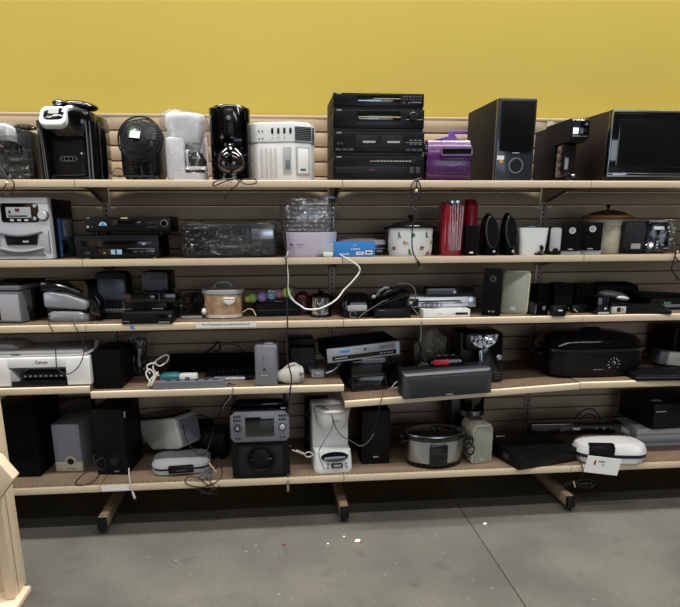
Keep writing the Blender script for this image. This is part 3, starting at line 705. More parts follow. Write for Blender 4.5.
# -- tall speaker
T = Thing('tower_speaker', 'tall black speaker with round port and small orange white sticker', 'speaker', 494, 532, 98, -.48, .41, 1, rz=math.radians(2))
W, H, D = T.w, T.h, T.d
b = T.mb('cabinet'); b.body('blkm', .004, 0, 1, .06, 1)
f_ = T.mb('baffle'); f_.prism(rrect(W*1.0, H*1.0, .006, cy=H/2), 'y', -D/2, -D/2+.03, 'slate', .005)
g = T.mb('grille'); g.prism([(W*-.42, H*.37)]+[(W*(-.42+.84*k/8), H*(.37-.012*math.sin(PI*k/8))) for k in range(1, 8)]+[(W*.44, H*.37), (W*.44, H*.965), (-W*.42, H*.965)], 'y', -D/2-.008, -D/2+.01, 'grille', .003)
p_ = T.mb('port'); p_.lathe([(.03, .0), (.031, .004), (.036, .004), (.037, .0)], 'gry', (W*.04, -D/2-.001, H*.19), 'y', seg=32); p_.cyl((W*.04, -D/2-.003, H*.19), .031, .004, 'slot', 'y')
s_ = T.mb('sticker'); s_.fr(.04, .22, .26, .31, .001, 'paper', 0); s_.fr(.1, .2, .225, .262, .001, 'yel', 0)
n_ = T.mb('name_plate'); n_.fr(.43, .62, .34, .352, .002, 'paper', .0003)
# -- coffee machine seen from the side
T = Thing('coffee_machine', 'black coffee machine with chrome tipped head, squeezed between tall speaker and microwave', 'coffee machine', 567, 585, 118, -.485, .42, 1)
W, H, D = T.w, T.h, T.d
b = T.mb('body'); b.bx(-W*.49, W*.3, -D*.1, D/2, 0, H*.975, 'blkm', .008); b.bx(-W*.5, W*.4, -D*.45, D*.3, 0, H*.07, 'blk', .005)
h_ = T.mb('brew_head'); h_.loft([[(x, y, z) for y, z in rrect(D*.66, H*k_, .015, 5, -D*.16, H*(1-.5*k_)+o)] for x, k_, o in ((-W*.5, .36, 0), (W*.3, .38, .0), (W*.5, .3, -.01))], 'blkm')
c_ = T.mb('chrome_tip', h_, 'chrome spout tip'); c_.bx(-W*.46, W*.46, -D*.505, -D*.46, H*.7, H*.99, 'chrome', .014); c_.bx(-W*.06, W*.44, -D*.512, -D*.49, H*.72, H*.96, 'blkg', .008); c_.cyl((W*.2, -D*.52, H*.8), .007, .006, 'chrome', 'y'); c_.cyl((W*.25, -D*.52, H*.9), .006, .006, 'gry', 'y')
r_ = T.mb('reservoir'); r_.bx(-W*.44, W*.2, -D*.36, -D*.13, H*.08, H*.62, 'smoke', .006)
for k in range(9): r_.ell((-W*.44, -D*(.16+.18*random.random()), H*(.12+.45*random.random())), (.002, .004, .004), 'chrome', seg=8)
r_.ell((0, -D*.42, H*.1), (.012, .008, .008), 'chrome')
# -- microwave
T = Thing('microwave_oven', 'large woodgrain sided microwave oven with dark glass door', 'microwave', 604.5, 742, 110, -.46, .38, 1, rz=math.radians(3))
W, H, D = T.w, T.h, T.d
b = T.mb('cabinet', label='dark woodgrain cabinet'); b.bx(-W/2, W/2, -D/2+.03, D/2, .012, H*.985, 'wood', .004)
for x in (-W*.44, W*.44): b.cyl((x, -D*.4, .007), .012, .013, 'blk')
f_ = T.mb('face_frame', label='silver edged face'); f_.bx(-W/2, W/2, -D/2+.002, -D/2+.032, H*.03, H*.99, 'blkg', .003)
f_.bx(-W/2, W/2, -D/2-.004, -D/2+.006, H*.955, H*.985, 'steel', .002); f_.bx(-W/2, W/2, -D/2-.004, -D/2+.006, H*.065, H*.085, 'steel', .001); f_.bx(-W/2, W/2, -D/2-.004, -D/2+.006, H*.105, H*.12, 'steel', .001); f_.bx(-W/2, -W/2+.006, -D/2-.004, -D/2+.006, H*.1, H*.96, 'steel', .002)
d_ = T.mb('door'); d_.bx(-W*.49, W*.2, -D/2-.002, -D/2+.004, H*.14, H*.94, 'glass', .002)
w_ = T.mb('door_window', d_); w_.prism(rrect(W*.56, H*.66, .012, cx=-W*.165, cy=H*.53), 'y', -D/2-.004, -D/2, 'screen', .001)
p_ = T.mb('control_panel'); p_.bx(W*.21, W*.49, -D/2-.002, -D/2+.004, H*.14, H*.94, 'char', .002)
for k in range(3):
    for j in range(4): p_.bx(W*(.25+.08*k), W*(.31+.08*k), -D/2-.004, -D/2, H*(.2+.12*j), H*(.28+.12*j), 'dgry', .001)
n_ = T.mb('name_plate'); n_.bx(-W*.46, -W*.36, -D/2-.006, -D/2-.003, H*.088, H*.104, 'silver', .0005)
# ================================================================ second shelf
rd = math.radians
# -- silver stereo
T = Thing('mini_stereo', 'silver fronted mini stereo with two round knobs and wide display', 'stereo', -9, 55, 197, -.475, .33, 2)
W, H, D = T.w, T.h, T.d
b = T.mb('cabinet', label='black cabinet'); b.bx(-W/2+.004, W/2-.002, -D/2+.03, D/2, .003, H*.98, 'blkm', .003)
f_ = T.mb('front_panel', label='silver front'); f_.loft([[(x, y, z) for x, z in rrect(W*k, H*k2, .008, 4, 0, H/2)] for k, k2, y in ((1, .99, -D/2+.032), (1, .99, -D/2+.004), (.97, .97, -D/2-.004))], 'silver')
f_.bx(-W*.49, W*.49, -D/2-.006, -D/2, H*.9, H*.91, 'gry', 0)
dp = T.mb('display'); dp.frr(.25, .84, .6, .9, .015, .006, 'blkg'); dp.frr(.34, .72, .67, .84, .003, .002, 'lgry', off=.006); dp.fr(.48, .55, .77, .82, .001, mat('maroon_mark', '5a1420', .5), 0, off=.008); dp.fr(.37, .66, .69, .71, .001, 'ink', 0, off=.008); dp.fr(.38, .41, .74, .79, .001, 'ink', 0, off=.008)
for i in range(3): T.mb('button').prism(ellipse(.009, .005, 14, T.X(.42+.11*i), T.Z(.635)), 'y', -D/2-.011, -D/2-.005, 'silver', .001)
for a, c_ in ((.79, .86), (.77, .66)): T.mb('button').fc(a, c_, .008, .01, 'lgry')
for a in (.9, .12): k = T.mb('knob', label='silver knob in dark ring'); k.fc(a, .71, .027, .004, 'gry'); k.fc(a, .71, .021, .02, 'silver', bev=.004)
kb = T.mb('key_row')
for i in range(9): kb.fr(.32+.045*i, .35+.045*i, .5+.01*abs(i-4)/4, .53+.01*abs(i-4)/4, .003, 'lgry', .0005)
kb.fr(.34, .7, .55, .56, .002, 'gry', 0); kb.fc(.78, .53, .008, .003, 'lgry'); kb.fc(.15, .5, .004, .003, 'ink')
dr = T.mb('cassette_window')
dr.prism([(T.X(a), T.Z(c_)) for a, c_ in ((.26, .44), (.3, .24), (.76, .24), (.8, .44), (.7, .40), (.5, .37), (.36, .40))], 'y', -D/2-.012, -D/2, 'blk', .001); dr.fr(.55, .64, .28, .31, .002, 'lgry', 0, off=.012)
sh = T.mb('lower_moulding', label='curved silver moulding with recess shading coloured in grey')  # darker grey pieces colour in the shading of the moulding recesses
for c0, m_ in ((.45, 'gry'), (.2, 'lgry')):
    P_ = [(T.X(.13+.74*i/10), -D/2-.006-.008*math.sin(PI*i/10), T.Z(c0-.06*math.sin(PI*i/10))) for i in range(11)]; sh.tube(P_, .006, m_, n=2)
for q in (-1, 1): sh.prism([(T.X(.5+q*.36), T.Z(.48)), (T.X(.5+q*.3), T.Z(.36)), (T.X(.5+q*.3), T.Z(.2)), (T.X(.5+q*.44), T.Z(.1)), (T.X(.5+q*.44), T.Z(.4))], 'y', -D/2-.009, -D/2+.002, 'lgry', .002); sh.tube([(T.X(.5+q*.455), -D/2-.004, T.Z(.46)), (T.X(.5+q*.455), -D/2-.004, T.Z(.1))], .002, 'dgry', smooth=False)
sh.prism([(T.X(a), T.Z(c_)) for a, c_ in ((.18, .17), (.82, .17), (.88, .06), (.12, .06))], 'y', -D/2-.008, -D/2, 'gry', .002)
gb = T.mb('manual_bag', label='plastic bag of leaflets taped to the side'); gb.bx(W/2-.0005, W/2+.003, -D*.22, D*.4, H*.02, H*.66, 'bluem', .001); gb.bx(W/2+.002, W/2+.004, -D*.02, D*.34, H*.36, H*.64, 'paper', .001); gb.bx(W/2+.002, W/2+.0035, D*.0, D*.38, H*.03, H*.25, 'green', .001); gb.bx(W/2+.002, W/2+.0035, -D*.15, D*.12, H*.05, H*.3, 'blkg', .001)
gw = T.mb('bag_film', gb); gw.box((W/2+.01, D*.09, H*.34), (.008, D*.66, H*.68), 'film', .003)
# -- two video boxes
T = Thing('video_recorder', 'black video recorder lying under the slim disc player', 'video recorder', 77, 160, 235.5, -.48, .30, 2)
zt = T.z0+T.h; b = T.mb('body'); b.body('blkm', .003, .06, 1, .04)
f_ = T.mb('front_panel'); f_.bx(-T.w/2, T.w/2, -T.d/2, -T.d/2+.02, .006, T.h, 'blk', .003); f_.fr(.04, .94, .83, .84, .001, 'dgry', 0)
d_ = T.mb('disc_drawer'); d_.fr(.06, .86, .53, .78, .004, 'blkg', .001); d_.fr(.8, .84, .6, .66, .001, 'lgry', 0, off=.004)
q = T.mb('display'); q.fr(.28, .95, .16, .44, .003, 'blkg', .001); q.fr(.42, .55, .2, .4, .001, 'sky', 0, off=.003); q.fr(.47, .49, .22, .38, .001, 'ink', 0, off=.004); q.fc(.34, .25, .004, .002, 'tie', off=.003); q.fr(.62, .95, .42, .45, .001, 'gry', 0, off=.003)
for k in range(3): T.mb('button').fr(.68+.08*k, .74+.08*k, .27, .35, .005, 'dgry')
for a, c_ in ((.14, .25), (.89, .65)): T.mb('button').fr(a-.03, a+.03, c_-.04, c_+.05, .004, 'dgry')
for a in (.1, .93): q = T.mb('foot'); q.cyl((T.X(a), -T.d*.4, .003), .012, .006, 'brass' if a > .5 else 'paper')
T = Thing('dvd_player', 'slim black disc player with pale blue dome sticker, on the video recorder', 'disc player', 85.5, 171, 216.5, -.485, .26, 2, z=zt+.001)
b = T.mb('body'); b.body('blkm', .003, .16, 1, .05); f_ = T.mb('front_panel'); f_.bx(-T.w/2, T.w/2, -T.d/2, -T.d/2+.02, T.h*.24, T.h*.99, 'blk', .003)
for x in (-.38, .38):
    for y in (-.38, .38): q = T.mb('foot'); q.cyl((T.w*x, T.d*y, T.h*.1), .011, T.h*.2, 'blk')
f_.ft('SONY', .05, .92, .007, 'lgry'); f_.fr(.43, .51, .88, .95, .001, 'tie', 0)
d_ = T.mb('disc_drawer'); d_.fr(.32, .66, .55, .8, .003, 'blkg', .001); q = T.mb('sticker', label='pale blue half round sticker'); q.prism([(T.X(.215)+a, T.Z(.52)+c_) for a, c_ in ellipse(.018, .017, 16, a0=0, a1=180)], 'y', -T.d/2-.001, -T.d/2+.001, 'sky')
q.prism([(T.X(.215)+a, T.Z(.55)+c_) for a, c_ in ellipse(.008, .009, 12, a0=0, a1=180)], 'y', -T.d/2-.0016, -T.d/2, 'bluem')
q = T.mb('jog_wheel'); q.fc(.93, .62, .014, .006, 'blkg', bev=.002); q.rings(.93, .62, .016, .002, 'lgry')
for k in range(4): T.mb('button').fr(.72+.035*k, .745+.035*k, .4, .46, .003, 'dgry')
for k in range(2): T.mb('button').fc(.04+.05*k, .45, .006, .004, 'dgry' if k else 'lgry')
for k in range(3): T.mb('button').fr(.72+.04*k, .75+.04*k, .62, .67, .003, 'dgry')
# -- boxed oven in shiny plastic
T = Thing('toaster_oven', 'low black toaster oven wrapped in shiny crinkled plastic', 'toaster oven', 183, 277, 224, -.475, .26, 2)
W, H, D = T.w, T.h, T.d
b = T.mb('body'); b.body('blk', .006, .03, 1, .02); d_ = T.mb('glass_door'); d_.frr(.04, .7, .1, .92, .01, .006, 'blk'); q = T.mb('control_panel'); q.frr(.72, .98, .08, .92, .008, .005, 'char'); q.fr(.74, .97, .55, .85, .002, 'steel', .001, off=.005)
for k in range(2): kk = T.mb('knob'); kk.fc(.8+.1*k, .3, .014, .014, 'blkg', off=.004)
crumple(T, -W*.5, W*.5, -D/2-.014, D/2, .002, H*1.06, 'film', .01, seed=5, fr=26)
T.cord([(275, 222, -.45), (277, 219.5, -.45), (282, 224, -.48), (285, 236, -.48), (286, 246, -.485), (286, 256, -.5)], .004)
# -- food steamer
T = Thing('food_steamer', 'lilac food steamer with clear ribbed bowl and domed lid', 'food steamer', 284, 337, 233, -.48, .22, 2)
W, H, D = T.w, T.h, T.d; HH = atY(310, 195, -.45).z-T.z0
b = T.mb('base'); b.loft([[(a*k, c_*k, z) for a, c_ in rrect(W, D, .07, 8)] for k, z in ((.88, 0), (.92, H*.1), (1.0, H*.9), (1.01, H), (.98, H*1.02))], 'lilac')
sw = T.mb('base_panel'); sw.prism([(W*.1, H*.12), (W*.44, H*.12), (W*.46, H*.62), (W*.2, H*.5)], 'y', -D/2-.002, -D/2+.012, 'lgry', .002); q = T.mb('badge'); q.prism(ellipse(.006, .005, 14, -W*.36, H*.52), 'y', -D/2-.001, -D/2+.01, 'ink'); q.marks(0, 0, 5, .008, 'gry', y=-D/2+.0005, x0=-W*.2, z0=H*.52)
q = T.mb('drip_spout', label='white drip spout'); q.bx(W*.22, W*.4, -D/2-.022, -D/2, .002, H*.2, 'wht', .005)
bowl = T.mb('steam_bowl', label='clear ribbed bowl'); 
for i, z in enumerate([H*1.05+(HH-H)*.115*j for j in range(7)]):
    bowl.loft([[(a*k, c_*k, zz) for a, c_ in rrect(W*1.1, D*1.05, .08, 8)] for k, zz in ((.97, z), (1.0, z+.004), (1, z+(HH-H)*.09), (.97, z+(HH-H)*.11))], 'film2', cap=False)
for i in range(7):
    for j in range(9): bowl.ell((W*(-.42+.84*j/8), -D*.47, H*1.12+(HH-H)*.115*i), (.0045, .0035, .0035), 'chrome' if (i+j) % 2 else 'film2', seg=8)
dome = T.mb('lid', label='clear domed lid'); dome.loft([[(a*k, c_*k, z) for a, c_ in rrect(W*1.16, D*1.1, .09, 8)] for k, z in ((1.02, H*1.05+(HH-H)*.3), (1.03, HH*.86), (.96, HH*.95), (.8, HH*.99), (.5, HH))], 'film2')
q = T.mb('sticker', label='blue and white sticker'); q.box((W*.36, -D*.34, HH*.965), (.05, .002, .012), 'sky', 0, rot=(.9, .1, 0))
T.cord([(288, 252, -.49), (286, 258, -.53), (287, 268, -.535), (288, 276, -.535), (288, 290, -.54), (293, 300, -.54), (301, 306, -.545), (306, 309, -.55), (318, 309, -.55), (330, 304, -.55), (338, 298, -.55), (344, 290, -.54), (352, 282, -.54), (359, 273, -.535), (359, 267, -.53), (351, 261, -.53), (344, 257, -.52), (340, 254, -.49)], .0042, 'cordw')
# -- blue box and white thing behind
T = Thing('cardboard_box', 'bright blue printed cardboard box lying flat at shelf edge', 'box', 334, 375, 242, -.49, .14, 2, rz=rd(-2))
b = T.mb('carton'); b.body('bluem', .001)
p_ = T.mb('printing', label='white printing and labels'); p_.marks(.5, .78, 3, .007, 'sky'); p_.marks(.52, .52, 7, .007, 'paper'); p_.marks(.29, .2, 5, .008, 'paper')
p_.fr(.54, .72, .14, .34, .0006, 'paper', 0); p_.fr(.76, .93, .16, .42, .0006, 'paper', 0); p_.fr(.57, .69, .22, .27, .0003, 'ink', 0, off=.0007); p_.fr(.79, .9, .24, .34, .0003, 'ink', 0, off=.0007)
T = Thing('router', 'white and black striped low device behind the blue box', 'router', 341, 386, 238.5, -.33, .16, 2)
b = T.mb('body'); b.prism(rrect(T.w, T.d, .02), 'z', 0, T.h*.9, 'wht', .004); b.ell((0, 0, T.h*.86), (T.w*.42, T.d*.42, T.h*.14), 'wht')
f_ = T.mb('front_stripe', label='black front stripe'); f_.fr(.05, .99, .42, .62, .002, 'blkg'); f_.fr(.72, .99, .02, .38, .003, 'blkg')
# -- patterned slow cooker
T = Thing('slow_cooker', 'white slow cooker printed with vegetables, black rim and glass lid', 'slow cooker', 388.5, 431.5, 226, -.485, .20, 2)
W, H, D = T.w, T.h, T.d; R = W/2
b = T.mb('body'); b.lathe([(0, 0), (R*.93, 0), (R*.95, .006), (R*.99, H*.2), (R, H*.93), (0, H*.93)], 'wht', seg=40)
pt = T.mb('vegetable_print', label='printed squash, tomato and leaf motifs')
def onc(mb, ang, z, shapes, R_=R):
    for dx, dz, rx, rz_, m_ in shapes:
        a = ang+dx/R_; n = 14
        ring0 = [Vector((0, 0, 0))]
        P_ = [(R_*math.sin(a+rx*math.cos(2*PI*k/n)/R_), -R_*math.cos(a+rx*math.cos(2*PI*k/n)/R_), z+dz+rz_*math.sin(2*PI*k/n)) for k in range(n)]
        mb.loft([[(x*1.0, y*1.0, zz) for x, y, zz in P_], [(x*1.012, y*1.012, zz) for x, y, zz in P_]], m_)
for ang, z, kind in ((-.75, .78, 'leaf'), (-.1, .75, 'leaf2'), (.55, .78, 'leaf'), (1.15, .72, 'leaf2'), (-.42, .48, 'sq'), (.98, .48, 'sq'), (-1.05, .3, 'tom'), (.28, .32, 'tom'), (-.25, .18, 'leaf'), (.65, .12, 'tom'), (-.8, .62, 'ink')):
    Z_ = z*H*.93
    if kind == 'leaf': onc(pt, ang, Z_, [(0, 0, .006, .012, 'green'), (.006, -.012, .009, .003, 'dgry')])
    if kind == 'leaf2': onc(pt, ang, Z_, [(0, 0, .010, .010, 'green'), (.003, .007, .004, .004, 'dgry')])
    if kind == 'sq': onc(pt, ang, Z_, [(0, 0, .014, .005, 'yel'), (-.012, -.003, .005, .004, 'yel'), (-.008, .006, .004, .004, 'green')])
    if kind == 'tom': onc(pt, ang, Z_, [(0, 0, .006, .006, 'tom'), (.011, -.001, .006, .006, 'brown'), (0, -.009, .012, .0015, 'dgry')])
    if kind == 'ink': onc(pt, ang, Z_, [(0, 0, .008, .001, 'gry')])
rm = T.mb('rim', label='black rim'); rm.lathe([(0, H*.93), (R*1.06, H*.93), (R*1.07, H*.96), (R*1.03, H*1.0), (0, H*1.0)], 'blkg', seg=40)
for q in (-1, 1): hh = T.mb('handle'); hh.ell((q*R*1.1, 0, H*.93), (.016, .03, .008), 'blk')
ld = T.mb('lid', label='smoked glass lid'); ld.lathe([(R*.96, H*1.0), (R*.93, H*1.04), (R*.75, H*1.12), (R*.4, H*1.18), (0, H*1.2)], 'smoke', seg=40)
kn = T.mb('lid_knob', ld); kn.lathe([(0, 0), (.01, 0), (.008, .01), (.016, .018), (.012, .028), (0, .03)], 'blkg', (0, 0, H*1.18))
T = Thing('satellite_speaker', 'small plain black cube tucked between the printed slow cooker and red jar', 'speaker', 429, 440, 231, -.40, .1, 2)
b = T.mb('body'); b.body('blkm', .003); g = T.mb('grille'); g.fr(.08, .92, .08, .92, .003, 'grille')
# -- red blender and jar
T = Thing('blender', 'red appliance holding clear fluted jar with chrome rim', 'blender', 437, 461, 200, -.47, .12, 2)
W, H, D = T.w, T.h, T.d
b = T.mb('body'); b.loft([[(a, c_, z) for a, c_ in rrect(W*k, D*k, .03, 6)] for k, z in ((.96, 0), (1, .02), (1.02, H*.9), (.9, H*.97))], 'red')
j = T.mb('jar', label='clear fluted jar'); j.lathe([(.026, 0), (.03, H*.2), (.034, H*.86)], 'film2', (W*.08, -D*.42, H*.06), seg=18)
for k in range(9):
    a = PI*(1+k/8); j.tube([(W*.08+.027*math.cos(a), -D*.42+.027*math.sin(a), H*.1), (W*.08+.035*math.cos(a), -D*.42+.035*math.sin(a), H*.9)], .0016, 'lgry', seg=5, smooth=False)
rm = T.mb('jar_rim', j, 'chrome rim'); rm.lathe([(.035, 0), (.044, .006), (.044, .018), (.036, .022), (0, .022)], 'steel', (W*.06, -D*.36, H*.92), seg=28)
T = Thing('coffee_grinder', 'plain rounded red appliance beside the fluted clear jar', 'blender', 460, 477, 199, -.42, .12, 2)
b = T.mb('body'); b.loft([[(a, c_, z) for a, c_ in rrect(T.w*k, T.d*k, .03, 6)] for k, z in ((1, 0), (1, T.h*.88), (.9, T.h*.95), (.6, T.h))], 'red'); s_ = T.mb('base'); s_.prism(rrect(T.w*1.03, T.d*1.02, .03), 'z', 0, T.h*.2, 'blkg', .003)
T = Thing('bookshelf_speaker', 'small black speaker with silver badge in front of the red appliances', 'speaker', 459, 477, 225, -.49, .11, 2)
b = T.mb('cabinet'); b.body('blkm', .003); g = T.mb('grille'); g.fr(.05, .88, .05, .97, .006, 'grille', .003); n_ = T.mb('name_plate'); n_.fr(.28, .6, .08, .13, .001, 'paper', .0003, off=.006)
# -- oval speaker pair
def egg(lab, u1, u2, rz=0):
    T = Thing('desktop_speaker', lab, 'speaker', u1, u2, 213.5, -.485, .12, 2, rz=rz, group='pair of oval black desktop speakers')
    W, H, D = T.w, T.h, T.d
    X = Matrix.Translation((0, 0, 0))
    b = T.mb('shell'); secs = []
    for t in [i/10 for i in range(11)]:
        z = .004+H*t; wd = W*.5*(math.sin(PI*min(1, .42+.58*t)))**.55 if t < 1 else .004
        wd = W*.5*math.sqrt(max(.01, 1-max(0, (t-.25)/.75)**3)); dp = D*.5*(1-.55*t)
        yy = -D*.02+.03*t
        secs.append([(a, c_+yy, z) for a, c_ in ellipse(wd, dp, 24)])
    b.loft(secs, 'blkg')
    X = Matrix.Translation((0, -D*.37, H*.56)) @ Euler((rd(-17), 0, 0)).to_matrix().to_4x4()
    g = T.mb('grille'); g.prism(ellipse(W*.37, H*.37, 30), 'y', -.008, .012, 'grille', .004, X=X)
    r_ = T.mb('trim_ring', label='grey trim ring'); n = 40; r_.loft([[(W*(.355+w)*math.cos(2*PI*k/n), y, (H*.375+W*w)*math.sin(2*PI*k/n)) for k in range(n)] for w, y in ((0, .006), (0, -.007), (.035, -.005), (.04, .01))], 'dgry', cap=False, X=X)
    ft = T.mb('foot'); ft.prism(ellipse(W*.42, D*.46, 24), 'z', 0, .012, 'blk', .003)
    kn = T.mb('volume_knob'); kn.cyl((W*.12, -D*.47, H*.1), .006, .008, 'silver', 'y')
    return T
egg('left one of two black oval desktop speakers, beside small speaker with badge', 481, 500)
egg('right one of two black oval desktop speakers, next to the white bin', 501, 518)
T = Thing('panel', 'narrow brownish grey panel standing between the red appliances and oval speakers', 'panel', 476, 486, 225, -.36, .03, 2)
b = T.mb('panel'); b.body('gry', .002); q = T.mb('edge_strip'); q.fr(.0, .1, 0, 1, .002, 'brown')
# -- white bin
T = Thing('plastic_bin', 'open white plastic bin with blue things inside', 'bin', 519, 546, 228, -.48, .16, 2, rz=rd(-12))
W, H, D = T.w, T.h, T.d
b = T.mb('bin'); o = lambda k, z: [(a, c_, z) for a, c_ in rrect(W*k, D*k, .02, 5)]
b.loft([o(.8, .003), o(.86, 0), o(1.0, H), o(.96, H), o(.82, .008), o(.3, .008)], 'wht')
q = T.mb('contents', label='blue plastic pieces'); q.box((-W*.1, 0, H*.9), (W*.7, D*.4, H*.14), 'bluem', .006, rot=(0, -.1, 0)); q.tube([(-W*.3, -D*.2, H*.96), (0, 0, H*1.04), (W*.3, D*.1, H*.98)], .004, 'sky')
T = Thing('power_plugs', 'small heap of black plugs in front of the white bin', 'plug', 536, 547, 243, -.505, .02, 2)
b = T.mb('plug'); b.tube([(-.02, -.0, .006), (0, .0, .02), (.008, .0, .04)], .007, 'blk'); b.tube([(-.03, 0, .008), (.012, .0, .008), (.02, 0, .02)], .006, 'blk'); b.box((.0, 0, .04), (.014, .012, .02), 'blk', .003)
# -- speakers with silver tweeters
def tweet(lab, u1, u2, vt, name='satellite_speaker'):
    T = Thing(name, lab, 'speaker', u1, u2, vt, -.47, .1, 2, rz=rd(-20), group='black speakers with silver tweeters')
    b = T.mb('cabinet', label='cabinet with pale lower edge'); b.body('blk', .004); b.fr(0, 1, 0, .13, .004, 'lgry', .001); g = T.mb('grille'); g.frr(.02, .98, .14, 1.0, .008, .012, 'grille', bev=.004)
    t = T.mb('tweeter', label='silver tweeter'); t.rings(.52, .8, .0155, .004, 'silver', off=.012, th=.004); t.fc(.52, .8, .012, .003, 'lgry', off=.012); t.rings(.52, .8, .0085, .002, 'gry', off=.014)
    n = T.mb('name_plate'); n.fr(.38, .62, .17, .2, .001, 'lgry', .0002, off=.012)
    return T
tweet('black speaker with silver tweeter, left one of the pair by the cream cooker', 561, 578, 224.5)
tweet('black speaker with silver tweeter, right one of the pair by the cream cooker', 580, 598.5, 222.5)
T = Thing('satellite_speaker', 'small black speaker with plain whitish face beside the white bin', 'speaker', 548, 559, 226, -.46, .08, 2, rz=rd(-20))
b = T.mb('cabinet'); b.prism(rrect(T.w*1.1, T.h, .014, cy=T.h/2), 'y', -T.d/2, T.d/2, 'blk', .004); f_ = T.mb('face', label='whitish face'); f_.frr(.12, .96, .12, .94, .012, .004, 'lgry'); p_ = T.mb('port'); p_.rings(.6, .14, .014, .003, 'blkg', off=.006); p_.fc(.6, .14, .012, .004, 'blk', off=.004)
# -- cream cooker with glass lid
T = Thing('slow_cooker', 'cream patterned slow cooker with amber rimmed glass lid, wrapped in plastic', 'slow cooker', 588, 622, 219, -.40, .17, 2)
W, H, D = T.w, T.h, T.d; R = W/2
b = T.mb('body'); b.lathe([(0, 0), (R*.92, 0), (R*.96, .006), (R, H*.2), (R, H*.98), (0, H*.98)], 'cream', seg=40)
bd = T.mb('pattern_band', label='row of dark red diamonds')
for k in range(16):
    a = -1.2+k*.17; bd.box((R*1.003*math.sin(a), -R*1.003*math.cos(a), H*.78), (.006, .002, .006), 'redink', 0, rot=(0, PI/4, a))
onc(bd, 0, H*.7, [(0, 0, R*1.3, .001, 'gry')], R); onc(bd, 0, H*.86, [(0, 0, R*1.3, .001, 'gry')], R)
for k in range(5): onc(bd, .5+.12*k, H*.5, [(0, .012*math.sin(k*1.2), .004, .003, 'creamg')], R)
kn = T.mb('control_knob', label='gold knob'); kn.cyl((R*.8, -R*.68, H*.22), .01, .012, 'tie', 'y', rot=(0, 0, .8)); kn.cyl((R*.8, -R*.68, H*.22), .012, .006, 'brass', 'y', rot=(0, 0, .8))
ld = T.mb('lid', label='smoked glass lid with amber rim'); ld.lathe([(R*1.0, 0), (R*1.32, .008), (R*1.33, .016), (R*1.2, .02)], 'brown', (-R*.1, 0, H*1.0), seg=40); ld.lathe([(R*1.24, .018), (R*.9, .034), (R*.4, .046), (0, .048)], 'smoke', (-R*.1, 0, H*1.0), seg=40)
k2 = T.mb('lid_knob', ld); k2.lathe([(0, 0), (.006, 0), (.006, .012), (.012, .018), (.008, .026), (0, .028)], 'blk', (-R*.1, 0, H*1.0+.046))
crumple(T, -R*1.03, R*1.06, -R*1.05, R*1.0, .002, H*.98, 'film', .006, seed=8, r=.05)
# -- end-on toaster and toaster in plastic
T = Thing('toaster', 'black toaster with dull smoked oval side cover beside the cream cooker', 'toaster', 622, 641, 221, -.45, .12, 2, rz=rd(-20))
W, H, D = T.w, T.h, T.d
b = T.mb('body'); b.prism(rrect(W*1.06, H, .02, 6, 0, H/2), 'y', -D/2, D/2, 'blk', .008); f_ = T.mb('end_cover'); f_.prism(rrect(W*.94, H*.84, .022, 6, .002, H*.52), 'y', -D/2-.008, -D/2+.004, 'char', .005)
q = T.mb('sticker', label='pale sticker'); q.fr(.42, .82, .16, .32, .001, 'creamg', 0, off=.008)
T = Thing('toaster', 'glossy black toaster with chrome dial in a clear plastic bag', 'toaster', 644, 665, 220.5, -.45, .14, 2, rz=rd(-16))
W, H, D = T.w, T.h, T.d
b = T.mb('body'); b.prism(rrect(W*1.02, H*.98, .026, 7, 0, H/2), 'y', -D/2, D/2, 'blkg', .01)
s_ = T.mb('lever_slot'); s_.frr(.42, .62, .38, .8, .006, .002, 'slot'); l_ = T.mb('lever'); l_.frr(.3, .72, .72, .82, .004, .016, 'silver')
k_ = T.mb('dial', label='chrome dial'); k_.fc(.28, .26, .012, .012, 'chrome', bev=.003); k_.rings(.28, .26, .016, .002, 'silver')
for i in range(3): T.mb('button').fr(.52, .6, .16+.09*i, .21+.09*i, .003, 'lgry')
q = T.mb('top_trim'); q.bx(-W*.35, W*.35, -D/2-.002, D*.3, H*.955, H*.995, 'steel', .003)
crumple(T, -W*.5, W*.84, -D/2-.004, D/2-.02, .002, H*1.06, 'film2', .008, seed=9)
T.cord([(679, 262, -.52), (675, 256, -.53), (677, 250, -.53), (673, 262, -.535), (672, 270, -.535), (676, 276, -.54)], .0036, plug=.006, tie=(677, 252, -.53))
# ================================================================ third shelf
# -- grey toaster box
T = Thing('ice_maker', 'grey lidded countertop appliance with black side vents at left end of third shelf', 'appliance', -14, 24, 283, 323.5, .26, 3, rz=rd(-8))
W, H, D = T.w, T.h, T.d
b = T.mb('body', label='grey body'); b.bx(-W/2, W/2, -D/2, D/2, .004, H*.8, 'gry', .006); b.bx(-W*.46, W*.46, -D/2-.002, -D/2+.01, H*.06, H*.72, 'lgry', .004)
l = T.mb('lid', label='grey lid with black top'); l.bx(-W/2-.004, W/2+.004, -D/2-.004, D/2, H*.82, H*.93, 'gry', .004); l.bx(-W*.5, W*.5, -D*.46, D/2, H*.93, H*1.0, 'blkm', .004)
s = T.mb('side_cover', label='black side cover'); s.bx(W/2-.002, W/2+.012, -D*.1, D*.48, .01, H*.78, 'blk', .004); s.bx(W/2, W/2+.02, -D*.25, D*.05, .004, H*.3, 'blk', .004)
c = T.mb('plug'); c.tube([(W/2+.03, -D*.25, .03), (W/2+.012, -D*.3, .06), (W/2+.004, -D*.3, .075)], .004, 'blk')
v = T.mb('front_socket'); v.bx(-W*.3, -W*.08, -D/2-.004, -D/2, H*.08, H*.45, 'slot', .001)
